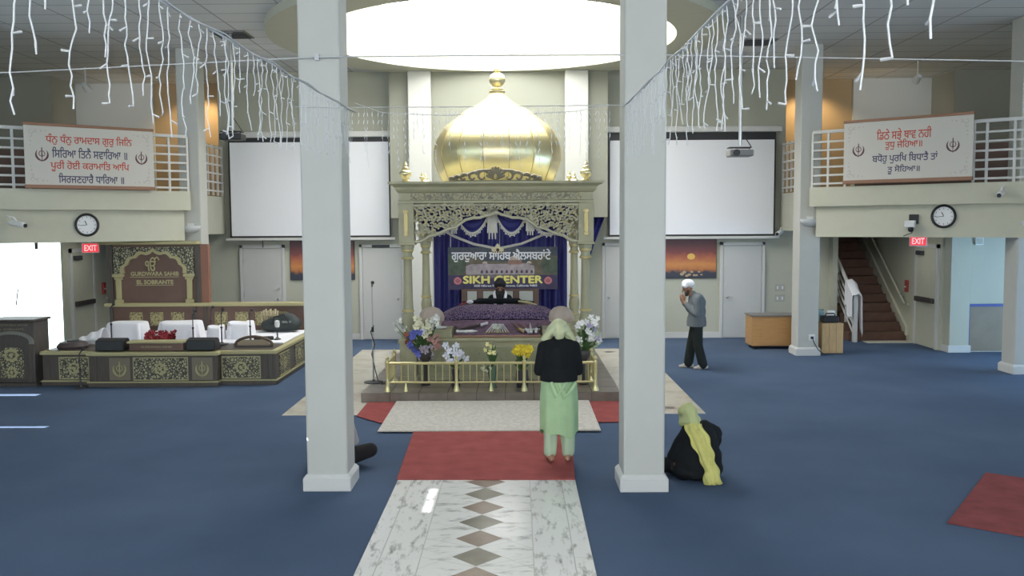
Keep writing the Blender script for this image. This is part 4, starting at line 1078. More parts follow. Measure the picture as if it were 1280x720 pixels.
# ------------------------------------------------------------ the golden canopy
XC = -.33
def rebase(t, loc):
    L = Vector(loc); t.location = L
    for c in t.children: c.location = c.location-L
pal_car = pattern('throne carving', (.45, .4, .24), (.2, .19, .14), 15, .07, .5)
pal_flo = pattern('throne floral front', (.36, .36, .22), (.22, .19, .13), 10, .08, .5, kind='f1')
t = palki = thing('throne_canopy', 'golden domed four-post canopy on the stone platform', 'canopy')
# posts and pedestals
def post_prof(z0, z1):
    h = z1-z0; q = [(.115, 0), (.115, .03), (.09, .05), (.1, .07), (.075, .09), (.085, .13), (.1, .2), (.085, .26), (.072, .28), (.08, .3), (.08, .31)]
    q2 = [(.062, .84), (.08, .85), (.08, .87), (.065, .885), (.085, .93), (.1, .96), (.1, 1)]
    return [(r, z0+h*z) for r, z in q]+[(.074-.012*k/6, z0+h*(.31+.53*k/6)) for k in range(1, 6)]+[(r, z0+h*z) for r, z in q2]
for sx in (-1, 1):
    for y in (14.1, 16.9):
        px = XC+sx*1.4
        MB().box(px-.13, px+.13, y-.13, y+.13, .142, .76).box(px-.15, px+.15, y-.15, y+.15, .142, .22).box(px-.15, px+.15, y-.15, y+.15, .74, .79).box(px-.035, px+.035, y-.138, y-.13, .3, .68).build('pedestal', pal_m, t, smooth=0, bevel=.012)
        p_ = MB().lathe(post_prof(.79, 2.3), px, y, 32, wave=lambda a: .045*math.cos(a*10)).build('post', pal_m, t, smooth=50)
        for zz in (.79+1.51*.07, .79+1.51*.3, .79+1.51*.85, .79+1.51*.93): MB().lathe([(.078, zz-.02), (.098, zz-.012), (.098, zz+.012), (.078, zz+.02)], px, y, 24).build('ring', pal_gold, p_)
# corner blocks, frieze, cornice
for sx in (-1, 1):
    for y in (14.1, 16.9):
        px = XC+sx*1.4; b_ = MB().box(px-.12, px+.12, y-.13, y+.13, 2.28, 2.93).box(px-.135, px+.135, y-.145, y+.145, 2.28, 2.32).build('corner_block', pal_m, t, smooth=0, bevel=.01)
        mb = MB(); mb.prism([(px-.03, 2.5), (px, 2.45), (px+.03, 2.5), (px+.03, 2.75), (px, 2.8), (px-.03, 2.75)], y-.15, y-.13)
        mb.prism([(px+.05*math.cos(a*PI/4), 2.8+.025*math.sin(a*PI/4)) for a in range(8)], y-.155, y-.13).prism([(px+.04*math.cos(a*PI/4), 2.45+.025*math.sin(a*PI/4)) for a in range(8)], y-.155, y-.13)
        mb.build('plaque', pal_gold, b_, smooth=0)
def sq(h, z, yc=15.5): return [(XC-h, yc-h, z), (XC+h, yc-h, z), (XC+h, yc+h, z), (XC-h, yc+h, z)]
MB().rings([sq(1.53, 2.93), sq(1.53, 2.965), sq(1.5, 2.975), sq(1.5, 3.09), sq(1.53, 3.1), sq(1.56, 3.14), sq(1.57, 3.18), sq(1.63, 3.215), sq(1.66, 3.225), sq(1.66, 3.26)]).build('cornice', pal_m, t, smooth=0)
mb = MB().box(XC-1.33, XC+1.33, 13.985, 14.0, 2.985, 3.085, 0)
for k in range(9): rosette(mb, XC-1.2+k*.3, 3.035, .045, 13.975, 13.985, 6, 1)
mb.build('frieze_panel', [pal_car, pal_m], t, smooth=0)
for s in (-1, 1): MB().box(XC+s*1.505-.008, XC+s*1.505+.008, 14.2, 16.8, 2.985, 3.085).build('frieze_panel', pal_car, t, smooth=0)
edge = [(1.28, 2.33), (1.2, 2.335), (1.12, 2.37), (1.05, 2.42), (.95, 2.44), (.85, 2.48), (.76, 2.53), (.64, 2.55), (.58, 2.6), (.48, 2.67), (.36, 2.7), (.25, 2.7), (.17, 2.735), (.08, 2.75), (0, 2.79)]
edge = [(-x, z) for x, z in edge]+[(x, z) for x, z in edge[-2::-1]]
def edge_z(x):
    for (a, za), (b, zb) in zip(edge, edge[1:]):
        if a <= x <= b: return za+(zb-za)*(x-a)/(b-a)
    return 2.33
mb = MB(); yf = 14.02
mb.tube([(XC+x, yf, z) for x, z in edge], .024, 8, 0)
mb.tube([(XC-1.28, yf, 2.9), (XC+1.28, yf, 2.9)], .022, 6, 0)
for k in range(-18, 19):        # scrollwork between edge and frieze, mirrored left and right
    for row in range(5):
        x = abs(k)*.069+(.03 if row % 2 else 0); z = 2.87-row*.095
        if x > 1.25 or z < edge_z(x)+.03: continue
        rnd = random.Random(int(x*1000)*7+row); a0 = rnd.uniform(0, 2*PI); dr = rnd.choice((-1, 1)); r0 = rnd.uniform(.04, .058); pts = []
        for i in range(10):
            q = i/9; a = a0+dr*q*5.2; r = r0*(1-.8*q); pts.append((XC+math.copysign(1, k)*(x+r*math.cos(a)), yf-.012+.02*math.sin(a*2), z+r*math.sin(a)))
        mb.tube(pts, [.014]*3+[.019]*3+[.015]*3+[.022], 5, 0)
        mb.ell((XC+math.copysign(1, k)*(x+r0*1.1*math.cos(a0+2)), yf, z+r0*1.1*math.sin(a0+2)), (.02, .012, .03), 6, 4, 1)
mb.build('fretwork_arch', [mat('fretwork paint', (.56, .53, .38), .4), mat('fretwork gilding', (.58, .5, .28), .4, .2)], t, smooth=50)
for s in (-1, 1):
    T = Matrix.Translation((XC+s*1.4, 15.5, 0)) @ Matrix.Rotation(PI/2, 4, 'Z'); mb = MB(); mb.T = T
    mb.tube([(x*.98, 0, z) for x, z in edge], .024, 6, 0)
    for i in range(len(edge)-1): mb.prism([edge[i], edge[i+1], (edge[i+1][0], 2.93), (edge[i][0], 2.93)], -.01, .01, 1)
    mb.build('side_arch', [pal_m, pal_car], t, smooth=40)
# dome with its seams and finial
dome_m = mat('polished brass dome', (.8, .71, .43), .3, .92, var=.05, scale=3)
dp = [(.93, 3.26), (.957, 3.32), (1.05, 3.545), (1.085, 3.66), (1.097, 3.77), (1.09, 3.88), (1.045, 4.02), (.95, 4.18), (.86, 4.28), (.735, 4.37), (.63, 4.455), (.54, 4.53), (.43, 4.585), (.34, 4.63), (.27, 4.675), (.21, 4.72), (.155, 4.77), (.124, 4.82)]
def facet(a):
    th = ((a+PI/2+PI/16) % (PI/8))-PI/16
    return .75*(math.cos(PI/16)/math.cos(th)-1)
MB().lathe([(.99, 3.255), (1.0, 3.29), (.95, 3.31)], XC, 15.5, 48).build('dome_base_ring', dome_m, t, smooth=40)
dm = MB().lathe(dp, XC, 15.5, 128, wave=facet, caps=False).build('dome', dome_m, t, smooth=60)
seam_m = mat('dome seam', (.5, .4, .18), .4, .8)
for k in range(16):
    a = -PI/2+PI/16+k*PI/8
    MB().tube([(XC+r*1.0*math.cos(a), 15.5+r*1.0*math.sin(a), z) for r, z in dp], .007, 5).build('seam', seam_m, dm)
MB().lathe([(.10, 4.8), (.135, 4.83), (.14, 4.86), (.105, 4.88), (.12, 4.9), (.1, 4.925), (.06, 4.94), (.1, 4.965), (.135, 5.02), (.14, 5.07), (.115, 5.13), (.06, 5.17), (.03, 5.185), (.06, 5.2), (.06, 5.225), (.03, 5.245), (.012, 5.27), (.01, 5.36), (0, 5.37)], XC, 15.5, 28).build('finial', dome_m, t, smooth=50)
# crest and urns on the cornice
mb = MB(); yk = 13.9
for k in range(9):
    a = PI*(.1+.8*k/8); mb.tube([(XC, yk, 3.29), (XC+.1*math.cos(a), yk-.02, 3.3+.12*math.sin(a)), (XC+.15*math.cos(a), yk-.01, 3.29+.19*math.sin(a))], [.014, .03, .018], 6, 0)
mb.ell((XC, yk-.02, 3.33), (.03, .03, .05), 10, 6, 1)
for s in (-1, 1):
    for j, (dx, r) in enumerate(((.2, .1), (.35, .085), (.49, .068), (.6, .05), (.68, .035))):
        pts = [(XC+s*(dx+r*(1-.75*i/13)*math.cos(2.6-i*.42)), yk-.01*j, 3.262+r*.75+r*(1-.75*i/13)*math.sin(2.6-i*.42)) for i in range(14)]
        mb.tube(pts, [.026*(1-.04*i) for i in range(14)], 6, 0)
    mb.tube([(XC+s*.1, yk, 3.43), (XC+s*.25, yk, 3.42), (XC+s*.45, yk, 3.36), (XC+s*.7, yk, 3.28)], [.022, .026, .02, .012], 6, 0)
mb.box(XC-.7, XC+.7, yk-.02, yk+.02, 3.255, 3.275, 0)
mb.build('crest', [mat('crest bronze', (.2, .175, .11), .5), pal_gold], t, smooth=60)
up = [(.06, 0), (.07, .02), (.035, .045), (.09, .1), (.1, .13), (.085, .165), (.04, .19), (.055, .205), (.05, .225), (.02, .245), (.035, .265), (.012, .3), (0, .33)]
for sx in (-1, 1):
    for y in (13.98, 17.0): MB().lathe([(r*.95, 3.26+z) for r, z in up], XC+sx*1.4, y, 18).build('corner_urn', dome_m, t, smooth=50)
    MB().lathe([(r*.45, 3.26+z*.5) for r, z in up], XC+sx*1.14, 13.98, 14).build('small_urn', dome_m, t, smooth=50)
# base of the throne
MB().box(XC-1.26, XC+1.26, 14.08, 16.8, .142, .74).box(XC-1.28, XC+1.28, 14.05, 16.8, .142, .21).build('base', pal_m, t, smooth=0)
MB().box(XC-1.28, XC+1.28, 14.04, 16.82, .74, .765).box(XC-1.3, XC+1.3, 14.0, 16.84, .765, .8).build('base_top', pal_m, t, smooth=0, bevel=.008)
for k in range(3):
    x0 = XC-1.18+k*.8
    mb = MB().box(x0, x0+.76, 14.07, 14.08, .26, .66, 0); rosette(mb, x0+.38, .46, .16, 14.06, 14.07, 8, 1); mb.build('floral_panel', [pal_flo, pal_m], t, smooth=0)
for s in (-1, 1): MB().box(*sorted((XC+s*1.25, XC+s*.72)), 14.14, 14.72, .8, .93).build('side_step', pal_m, t, smooth=0, bevel=.012)
rebase(t, (XC, 15.5, .142))

t = thing('added_canopy_lamp', 'added flat white lamp under the canopy roof', 'lamp', (XC, 15.9, 2.92))  # unseen lamp added to brighten the canopy interior
MB().box(-.4, .4, -.2, .2, -.05, 0).build('housing', white_plastic, t, smooth=0, bevel=.01)
MB().box(-.37, .37, -.17, .17, -.056, -.05).build('diffuser', mat('lamp diffuser', (1, .97, .92), .5, emit=14), t, smooth=0)
# cloths hung inside the canopy
navy = mat('navy satin', (.025, .025, .17), .55, bump=.1, bscale=20); fringe_m = mat('white fringe', (.7, .68, .6), .7)
t = thing('swag_valance', 'navy satin swags with white fringe under the canopy arch', 'valance')
MB().box(XC-1.26, XC+1.26, 14.455, 14.465, 2.66, 2.925).build('header_band', navy, t, smooth=0)
def swag(x0, x1, zt_, dip, par):
    w = x1-x0
    def P(u, v):
        s = 4*u*(1-u); return (XC+x0+w*u, 14.42-.07*s*v-.012*math.sin(v*22), zt_-(.13+dip*s)*v)
    o = drape('swag', navy, P, 14, 18, par)
    pts = [P(i/20, 1) for i in range(21)]
    mb = MB().tube([(p[0], p[1]-.012, p[2]) for p in pts], .014, 6)
    for i in range(21): mb.tube([(pts[i][0], pts[i][1]-.012, pts[i][2]), (pts[i][0], pts[i][1]-.012, pts[i][2]-.05-.02*(i % 3 == 0))], [.008, .012], 5)
    mb.build('fringe', fringe_m, o, smooth=50)
for x0, x1, d in ((-1.2, -.72, .12), (-.64, -.14, .22), (0.0, .47, .22), (.6, 1.04, .14)): swag(x0, x1, 2.86 if abs(x0+x1) < 1 else 2.72, d+.05 if abs(x0+x1) < 1 else d, t)
for x, w, zt_, h in ((-.07, .15, 2.86, .5), (.535, .12, 2.75, .33), (-.68, .1, 2.75, .3)):
    mb = MB()
    for k in range(7): mb.tube([(XC+x-w/2+w*k/6, 14.36, zt_), (XC+x-w/2*.8+w*.8*k/6, 14.33, zt_-h*.5), (XC+x-w/2+w*k/6, 14.35, zt_-h*(.8+.2*(k % 2)))], [.02, .018, .01], 6)
    mb.build('cascade', fringe_m, t, smooth=60)
rebase(t, (XC, 14.4, 2.7))
t = thing('bead_garland', 'white garland hung in a V above the printed banner', 'garland')
gp = [(XC-.92, 14.5, 2.53), (XC-.7, 14.75, 2.4), (XC-.4, 14.95, 2.27), (XC, 15.0, 2.19), (XC+.4, 14.95, 2.27), (XC+.7, 14.75, 2.4), (XC+.92, 14.5, 2.54)]
MB().tube(gp, .022, 8).build('rope', fringe_m, t, smooth=60)
mb = MB(); mb.prism([(XC-.09, 2.12), (XC+.09, 2.12), (XC+.11, 2.22), (XC+.055, 2.19), (XC+.03, 2.25), (XC, 2.28), (XC-.03, 2.25), (XC-.055, 2.19), (XC-.11, 2.22)], 14.95, 14.98); mb.ell((XC, 14.94, 2.17), .028, 8, 5, 1)
for k in range(5): mb.ell((XC-.08+.04*k, 14.94, 2.135), .012, 6, 4, 1)
mb.build('crown_ornament', [mat('pale gold', (.6, .55, .35), .4, .3), mat('dark stone', (.1, .05, .05), .3)], t, smooth=0)
rebase(t, (XC, 14.9, 2.4))
t = thing('back_curtain', 'navy curtain closing the back of the canopy', 'curtain', (XC, 17.22, 0))
mb = MB()
def cwave(x, z): return .035*math.sin(x*34+.6*math.sin(z*2))+.02*math.sin(x*15)
for a, b in ((-1.28, -.02), (.0, 1.28)):
    nx = 60; nz = 10
    o = drape('curtain_panel', navy, lambda u, v, a=a, b=b: (a+(b-a)*u, cwave(a+(b-a)*u, v), 2.62-1.8*v), 60, 10, t)
MB().tube([(-1.32, 0, 2.63), (1.32, 0, 2.63)], .02, 8).build('curtain_rod', gold_m, t)
tag(drape('tied_curtain', navy, lambda u, v: (1.45+.48*u*(1-v*.8)+.02*math.sin(u*24), 19.72+.04*math.sin(u*24), 2.735-1.12*v+.12*u*v), 26, 14), 'navy drape hanging below the cream wall block, right of the canopy', 'curtain')
# printed banner
t = thing('printed_banner', 'printed banner reading SIKH CENTER hung before the navy curtain', 'banner', (-.28, 17.02, 1.76)); t.scale = (1, 1, .91)
bw, bh = 1.04, .445
mb = MB().box(-bw, bw, -.004, .004, -bh, bh, 0)
L_ = [('dark sky', (.06, .075, .1)), ('hill', (.13, .11, .075)), ('trees', (.075, .1, .07)), ('pale building', (.36, .31, .33)), ('roof', (.3, .17, .13)), ('windows', (.07, .05, .08)), ('purple band', (.045, .035, .1)), ('pale dome', (.5, .42, .36)), ('path', (.16, .13, .15))]
mats_ = [mat('print '+n, c, .5, var=.25, scale=9) for n, c in L_]
def F(pts, m, k): mb.flat(pts, -.0045-.0006*k, m)
F([(-bw, -.14), (bw, -.14), (bw, .25), (.75, .33), (.45, .12), (-.35, .16), (-.6, .3), (-bw, .2)], 1, 1)
F([(-bw, .3), (-.8, .22), (-.68, .12), (-.74, -.12), (-bw, -.14)], 2, 2); F([(bw, .2), (.85, .26), (.72, .1), (.78, -.1), (bw, -.14)], 2, 2)
F([(-.7, -.13), (.6, -.13), (.6, .05), (.45, .1), (-.6, .09), (-.7, .05)], 3, 3)
F([(.1, .08), (.36, .08), (.36, .17), (.1, .17)], 4, 4); F([(.12+.11*math.cos(a*PI/8)+.11, .17+.1*math.sin(a*PI/8)) for a in range(9)], 7, 4)
for x in (-.34, .5): F([(x+.05*math.cos(a*PI/6), .1+.05*math.sin(a*PI/6)) for a in range(7)], 7, 4)
for k in range(11):
    x = -.4+k*.095; F([(x-.022, -.1), (x+.022, -.1), (x+.022, -.055), (x, -.03), (x-.022, -.055)], 5, 5)
F([(-bw, -bh), (bw, -bh), (bw, -.14), (-bw, -.14)], 6, 3); F([(-.7, -.2), (.6, -.2), (.6, -.14), (-.7, -.14)], 8, 4)
mb.build('print', mats_, t, smooth=0)
lt_w = mat('white print', (.75, .78, .82), .5); lt_y = mat('yellow print', (.85, .78, .22), .5); lt_n = mat('navy outline', (.02, .02, .06), .6)
mb = MB(); write(mb, 'ਗੁਰਦੁਆਰਾ ਸਾਹਿਬ ਐਲਸਬਰਾਂਟੇ', -.03, .27, 1.88, -.011, 0, .26, fat=.006); mb.build('lettering', lt_w, t, smooth=0)
mb = MB(); write(mb, 'SIKH CENTER', 0, -.235, 1.5, -.011, 0, .15, fat=.01); mb.build('lettering', lt_y, t, smooth=0)
mb = MB(); write(mb, '3550 Hillcrest Road, El Sobrante, California 94803', .05, -.365, 1.2, -.011, 0, .05, fat=.002)
mb.build('lettering', lt_w, t, smooth=0)
pk = mat('pink print', (.6, .2, .22), .5)
for s in (-1, 1):
    cx = s*.86+.0; mb = MB()
    mb.flat([(cx+.075*math.sin(a)*(1 if abs(a) < 3 else 1), -.24+.065*math.cos(a)-.03*abs(math.sin(a/2))) for a in [-PI+2*PI*i/20 for i in range(20)]], -.009, 0)
    khanda(mb, cx, -.25, .09, -.011, -.0095, 1); mb.build('pink_emblem', [pk, lt_n], t, smooth=0)
for s in (-1, 1): MB().tube([(s*(bw-.05), 0, bh), (s*(bw-.05), .1, .82)], .006, 5).build('hanging_cord', fringe_m, t)
# low screen behind the reader
t = thing('low_wood_screen', 'brown wooden screen with pale panes behind the reader', 'screen', (-.35, 16.86, .8))
for x in (-.66, -.36, .32, .7): MB().box(x-.05, x+.05, -.03, .03, 0, .58).build('upright', st_brown, t, smooth=0, bevel=.006)
for z in (.02, .3, .56): MB().box(-.7, .74, -.02, .02, z-.02, z+.02).build('cross_bar', st_brown, t, smooth=0)
for x0, x1 in ((-.6, -.42), (-.3, .26), (.38, .64)): MB().box(x0, x1, -.006, .006, .03, .54).build('pale_pane', mat('pale pane', (.5, .53, .5), .4), t, smooth=0)

# the cloth-covered seat of the book
def rum_material():
    m = pattern('purple brocade', (.05, .03, .1), (.25, .17, .26), 22, .06, .65, kind='vor'); return m
rum_hi, rum_lo = rum_material(), mat('mauve cloth', (.2, .12, .19), .75, var=.3, scale=14, bump=.3, bscale=30)
prof_hi = [(15.06, 1.0), (15.08, 1.05), (15.12, 1.12), (15.26, 1.18), (15.45, 1.205), (15.62, 1.195), (15.74, 1.15), (15.82, 1.05), (15.86, .85)]
prof_lo = [(14.22, .81), (14.25, .835), (14.45, .86), (14.7, .9), (14.95, .96), (15.02, .985)]
def zlo(y):
    for (a, za), (b, zb) in zip(prof_lo, prof_lo[1:]):
        if a <= y <= b: return za+(zb-za)*(y-a)/(b-a)
    return .83
def prof_at(pr, v):
    f = v*(len(pr)-1); i = min(int(f), len(pr)-2); q = f-i
    return pr[i][0]+(pr[i+1][0]-pr[i][0])*q, pr[i][1]+(pr[i+1][1]-pr[i][1])*q
def rum(pr, w, dropx, zamp):
    def P(u, v):
        y, z = prof_at(pr, v); s = 2*u-1; e = abs(s)
        z2 = .8+(z-.8)*(1-dropx*max(0, e-.55)**2/.2)
        return (XC+(w if y > 14.78 else min(w, .69))*s, y, max(.812, z2+zamp*MN.noise(Vector((u*9, v*7, 3)))))
    return P
t = thing('brocade_bolster', 'purple brocade cloth heaped over the holy book rest', 'cloth')
drape('top_cloth', rum_hi, rum(prof_hi, .96, .32, .02), 44, 28, t); rebase(t, (XC, 15.4, .8))
t = thing('mauve_spread', 'mauve cloth spread in front of the purple brocade', 'cloth')
drape('spread', rum_lo, rum(prof_lo, .95, .1, .006), 40, 20, t)
MB().tube([(XC-.69, 14.19, .82), (XC+.69, 14.19, .82)], .015, 6).build('gold_hem', mat('rose gold hem', (.4, .22, .14), .4, .3), t); rebase(t, (XC, 14.6, .8))
t = thing('dark_book_cover', 'dark cloth laid over the open book in front of the reader', 'cloth')
MB().cap((XC-.36, 15.72, 1.25), (XC+.34, 15.72, 1.25), .05, .05).cap((XC-.62, 15.66, 1.225), (XC-.3, 15.7, 1.25), .025, .036).cap((XC+.28, 15.7, 1.25), (XC+.6, 15.66, 1.225), .036, .022).build('dark_cloth', black_cloth, t, smooth=60)
MB().tube([(XC+.34, 15.64, 1.25), (XC+.5, 15.6, 1.235), (XC+.66, 15.58, 1.19)], [.015, .025, .015], 8).build('pale_fold', mat('pale gold cloth', (.5, .45, .25), .6), t); rebase(t, (XC, 15.7, 1.2))
t = thing('fly_whisk', 'white-headed whisk with red handle resting on the brocade', 'whisk', (XC-.52, 15.5, 1.22))
MB().tube([(-.16, 0, -.015), (-.04, 0, .02)], .018, 8).build('handle', mat('maroon handle', (.25, .05, .06), .5), t)
MB().ell((.02, 0, .035), (.06, .04, .035)).build('white_tuft', white_cloth, t, smooth=60)
# ceremonial weapons and arrows laid on the cloth
steel = mat('blade steel', (.82, .83, .84), .3, .35); sheath = mat('dark sheath', (.06, .045, .04), .5); bronze = mat('bronze hilt', (.45, .33, .15), .35, .6)
def sword(x, y, z, L, ang, curve, label, m1, m2, tilt=.24):
    t = thing('ceremonial_sword', label, 'sword', (x, y, z)); t.rotation_euler = (tilt, 0, 0)
    ca, sa = math.cos(ang), math.sin(ang)
    pts = []
    for i in range(10):
        s = i/9; bx, by = s*L, curve*L*s*s; pts.append((bx*ca-by*sa, bx*sa+by*ca, .02))
    MB().tube(pts, [.026-.018*max(0, i-5)/4 for i in range(10)], 8, flatten=.6).build('blade', m1, t, smooth=60)
    MB().tube([(-.13*ca, -.13*sa, .02), (0, 0, .02)], [.022, .026], 8).build('hilt', m2, t, smooth=60)
    MB().tube([(.06*sa, -.06*ca, .02), (-.06*sa, .06*ca, .02)], .012, 6).build('guard', m2, t)
    MB().ell((-.145*ca, -.145*sa, .022), .026).build('pommel', m2, t)
    return t
def onlo(x, y, dy, L, ang, curve, label, m1, m2):
    sword(x, y, zlo(y)+.026, L, ang, curve, label, m1, m2, .18)
onlo(-.62, 14.68, 0, .46, PI+.75, -.12, 'curved sword with silver hilt left of the arrows', sheath, steel)
sword(-1.38, 14.195, .942, .24, .02, .08, 'short curved silver dagger on the left side step', steel, bronze, 0)
onlo(-.83, 14.29, 0, .18, -.05, .15, 'small silver dagger between the left step and the curved sword', steel, steel)
onlo(.03, 14.42, 0, .4, 1.95, .0, 'brown sheathed sword leaning left, right of the arrows', mat('brown sheath', (.2, .1, .07), .5), bronze)
onlo(.13, 14.4, 0, .4, 1.85, .0, 'white-tipped brown sword second from the arrows on the right', mat('reddish sheath', (.24, .11, .09), .5), steel)
onlo(.21, 14.4, 0, .36, 1.6, 0, 'straight bright silver sword right of the brown swords', steel, steel)
onlo(.3, 14.42, 0, .4, 1.5, 0, 'long dark and silver sword beside the bright silver one', sheath, steel)
for k in range(8):
    s = -1 if k < 4 else 1; j = k % 4
    x = XC+s*(.05+.042*j); a = s*(.07+.05*j)
    t = thing('arrow', 'thin silver arrow, %s of the %s half of the fan' % (('innermost', 'second from the middle', 'third from the middle', 'outermost')[j], ('left', 'right')[k > 3]), 'arrow', (x, 14.36, zlo(14.36)+.004), a); t.rotation_euler = (.18, 0, a)
    MB().tube([(0, 0, .012), (0, .42, .012)], .01, 6).build('shaft', steel, t)
    MB().tube([(0, .42, .012), (0, .47, .012)], [.013, .001], 6).build('tip', steel, t)
    MB().box(-.014, .014, -.05, .03, .008, .014).build('fletching', bronze, t, smooth=0)
# domed cushions on gold stands at both sides
for s, x, l in ((-1, -1.4, 'beige padded dome on gold legs at the left of the throne'), (1, .7, 'beige padded dome on gold legs at the right of the throne')):
    t = thing('padded_dome', l, 'cushion', (x, 14.46, .93))
    mb = MB(); mb.lathe([(.0, .09), (.15, .08), (.2, .11), (.205, .17), (.18, .25), (.12, .31), (.05, .335), (0, .34)], 0, 0, 40, wave=lambda a: .03*math.cos(a*9)); mb.build('pad', mat('pinkish beige fabric', (.58, .48, .41), .8, bump=.2, bscale=30), t, smooth=70, recalc=True)
    for a in (.5, 2.6, 4.7): MB().tube([(.14*math.cos(a), .14*math.sin(a), .1), (.12*math.cos(a), .12*math.sin(a), .05), (.15*math.cos(a), .15*math.sin(a), .016)], [.02, .012, .02], 8).build('leg', gold_m, t, smooth=60)
# brass railing round the throne front
t = thing('brass_railing', 'low brass railing along the front of the platform', 'railing')
xs = (-1.93, -.91, .09, 1.14); yr = 13.1; ye = 13.86; z0 = .142
def rpost(x, y, name='post'):
    MB().lathe([(.055, z0), (.05, z0+.02), (.026, z0+.1), (.03, z0+.12), (.026, z0+.14), (.026, z0+.4), (.036, z0+.42), (.03, z0+.44), (.03, z0+.455), (.012, z0+.465), (.026, z0+.485), (.024, z0+.51), (0, z0+.53)], x, y, 14).build(name, gold_m, t, smooth=50)
for x in xs: rpost(x, yr)
for x in (xs[0], xs[-1]): rpost(x, ye)
for a, b in zip(xs, xs[1:]):
    for z, r in ((z0+.415, .02), (z0+.13, .016)): MB().tube([(a, yr, z), (b, yr, z)], r, 8).build('rail', gold_m, t)
    for k in range(1, 10): MB().tube([(a+(b-a)*k/10, yr, z0+.13), (a+(b-a)*k/10, yr, z0+.415)], .008, 6).build('baluster', gold_m, t)
for x in (xs[0], xs[-1]):
    for z, r in ((z0+.415, .02), (z0+.13, .016)): MB().tube([(x, yr, z), (x, ye, z)], r, 8).build('rail', gold_m, t)
    for k in range(1, 7): MB().tube([(x, yr+(ye-yr)*k/7, z0+.13), (x, yr+(ye-yr)*k/7, z0+.415)], .008, 6).build('baluster', gold_m, t)
for x in (-1.66, -.4, .6): MB().lathe([(.04, z0), (.035, z0+.02), (.015, z0+.1), (.015, z0+.13)], x, yr, 10).build('support_foot', gold_m, t, smooth=50)
rebase(t, (-.4, yr, z0))

# flowers around the throne
def bouquet(x, y, z, label, vase, cols, hgt, spread, n, r, stem=True, rr_=None):
    t = thing('flower_arrangement', label, 'flowers', (x, y, z))
    if vase: MB().lathe(vase[0], n=20).build('vase', vase[1], t, smooth=50)
    b0 = vase[0][-1][1] if vase else 0
    mb = MB(); leaves(mb, (0, 0, b0-.02), [(R.uniform(-spread, spread)*.9, R.uniform(-.1, .06), b0+R.uniform(.1, 1.0)*hgt) for _ in range(20)], .022); mb.build('leaves', leaf_m, t, smooth=0)
    for cn, c, x0, x1, q0, q1, k, rb in cols:
        mb = MB(); pts = [(R.uniform(x0, x1), R.uniform(-.12, .02), b0+R.uniform(q0, q1)*hgt) for _ in range(k)]
        blossoms(mb, pts, rb)
        for p in pts: mb.tube([(0, 0, b0-.02), (p[0]*.6, p[1], (p[2]+b0)/2), p], .004, 4, 1)
        o = mb.build(cn, [mat(cn+' %.1f' % x, c, .6, var=.15, scale=20), leaf_m], t, smooth=0); o['kind'] = 'stuff'
    return t
urn = [(.07, 0), (.08, .02), (.03, .06), (.03, .3), (.05, .36), (.1, .44), (.11, .5), (.09, .53)]
dark_v = mat('dark iron stand', (.05, .045, .04), .5); grn_v = mat('green glass vase', (.12, .2, .14), .25); w_v = mat('dark vase', (.04, .04, .05), .3)
bouquet(-1.42, 13.62, .142, 'tall mixed bouquet of blue and cream flowers on the left stand', (urn, dark_v), [('blue_blossoms', (.12, .14, .5), -.22, -.06, -.1, .62, 16, .06), ('cream_blossoms', (.72, .7, .5), -.16, .08, .5, 1.0, 12, .065), ('white_blossoms', (.78, .78, .74), -.02, .2, .55, 1.05, 12, .06), ('pink_blossoms', (.5, .26, .24), .02, .2, .0, .5, 10, .055), ('mauve_blossoms', (.4, .34, .4), -.1, .14, -.25, .15, 12, .05), ('red_blossoms', (.35, .08, .05), -.36, -.2, .25, .6, 5, .05), ('pale_sprays', (.7, .7, .62), -.5, -.25, .5, 1.0, 9, .035)], .5, .25, 60, .06)
bouquet(1.0, 13.62, .142, 'bouquet of white and lilac flowers on the right stand', (urn, dark_v), [('white_blossoms', (.8, .8, .78), -.1, .28, .3, 1.0, 20, .06), ('lilac_blossoms', (.45, .42, .6), .02, .22, .3, .8, 8, .045), ('pale_green_blossoms', (.5, .58, .4), -.18, .25, .05, .7, 10, .05)], .5, .25, 50, .06)
bouquet(-.94, 13.35, .142, 'white orchids in a dark vase behind the brass railing', ([(.06, 0), (.07, .05), (.05, .16), (.06, .26), (.05, .3)], w_v), [('white_blossoms', (.78, .78, .86), -.18, .18, .25, 1.0, 13, .065)], .36, .16, 30, .06)
bouquet(-.39, 13.35, .142, 'small cream tulips in a clear green vase behind the railing', ([(.07, 0), (.05, .04), (.045, .12), (.08, .3), (.085, .33)], grn_v), [('cream_blossoms', (.8, .75, .35), -.1, .08, .55, 1.0, 6, .045), ('pale_buds', (.6, .6, .45), -.2, .12, -.2, .1, 5, .03)], .36, .1, 20, .05)
bouquet(.06, 13.4, .142, 'round bunch of yellow chrysanthemums behind the railing', ([(.08, 0), (.1, .1), (.09, .26)], w_v), [('yellow_blossoms', (.8, .62, .04), -.12, .13, .55, .9, 26, .06)], .42, .17, 30, .06)
t = thing('flower_pot', 'small pot of white flowers in the middle of the arrow fan', 'flowers', (XC+.0, 14.3, .862))
MB().lathe([(.03, 0), (.045, .04), (.045, .06)], n=14).build('pot', pal_m, t)
mb = MB(); blossoms(mb, [(R.uniform(-.06, .06), R.uniform(-.04, .02), R.uniform(.07, .14)) for _ in range(8)], .03); mb.build('blossoms', mat('white petals', (.75, .77, .7), .6), t, smooth=0)

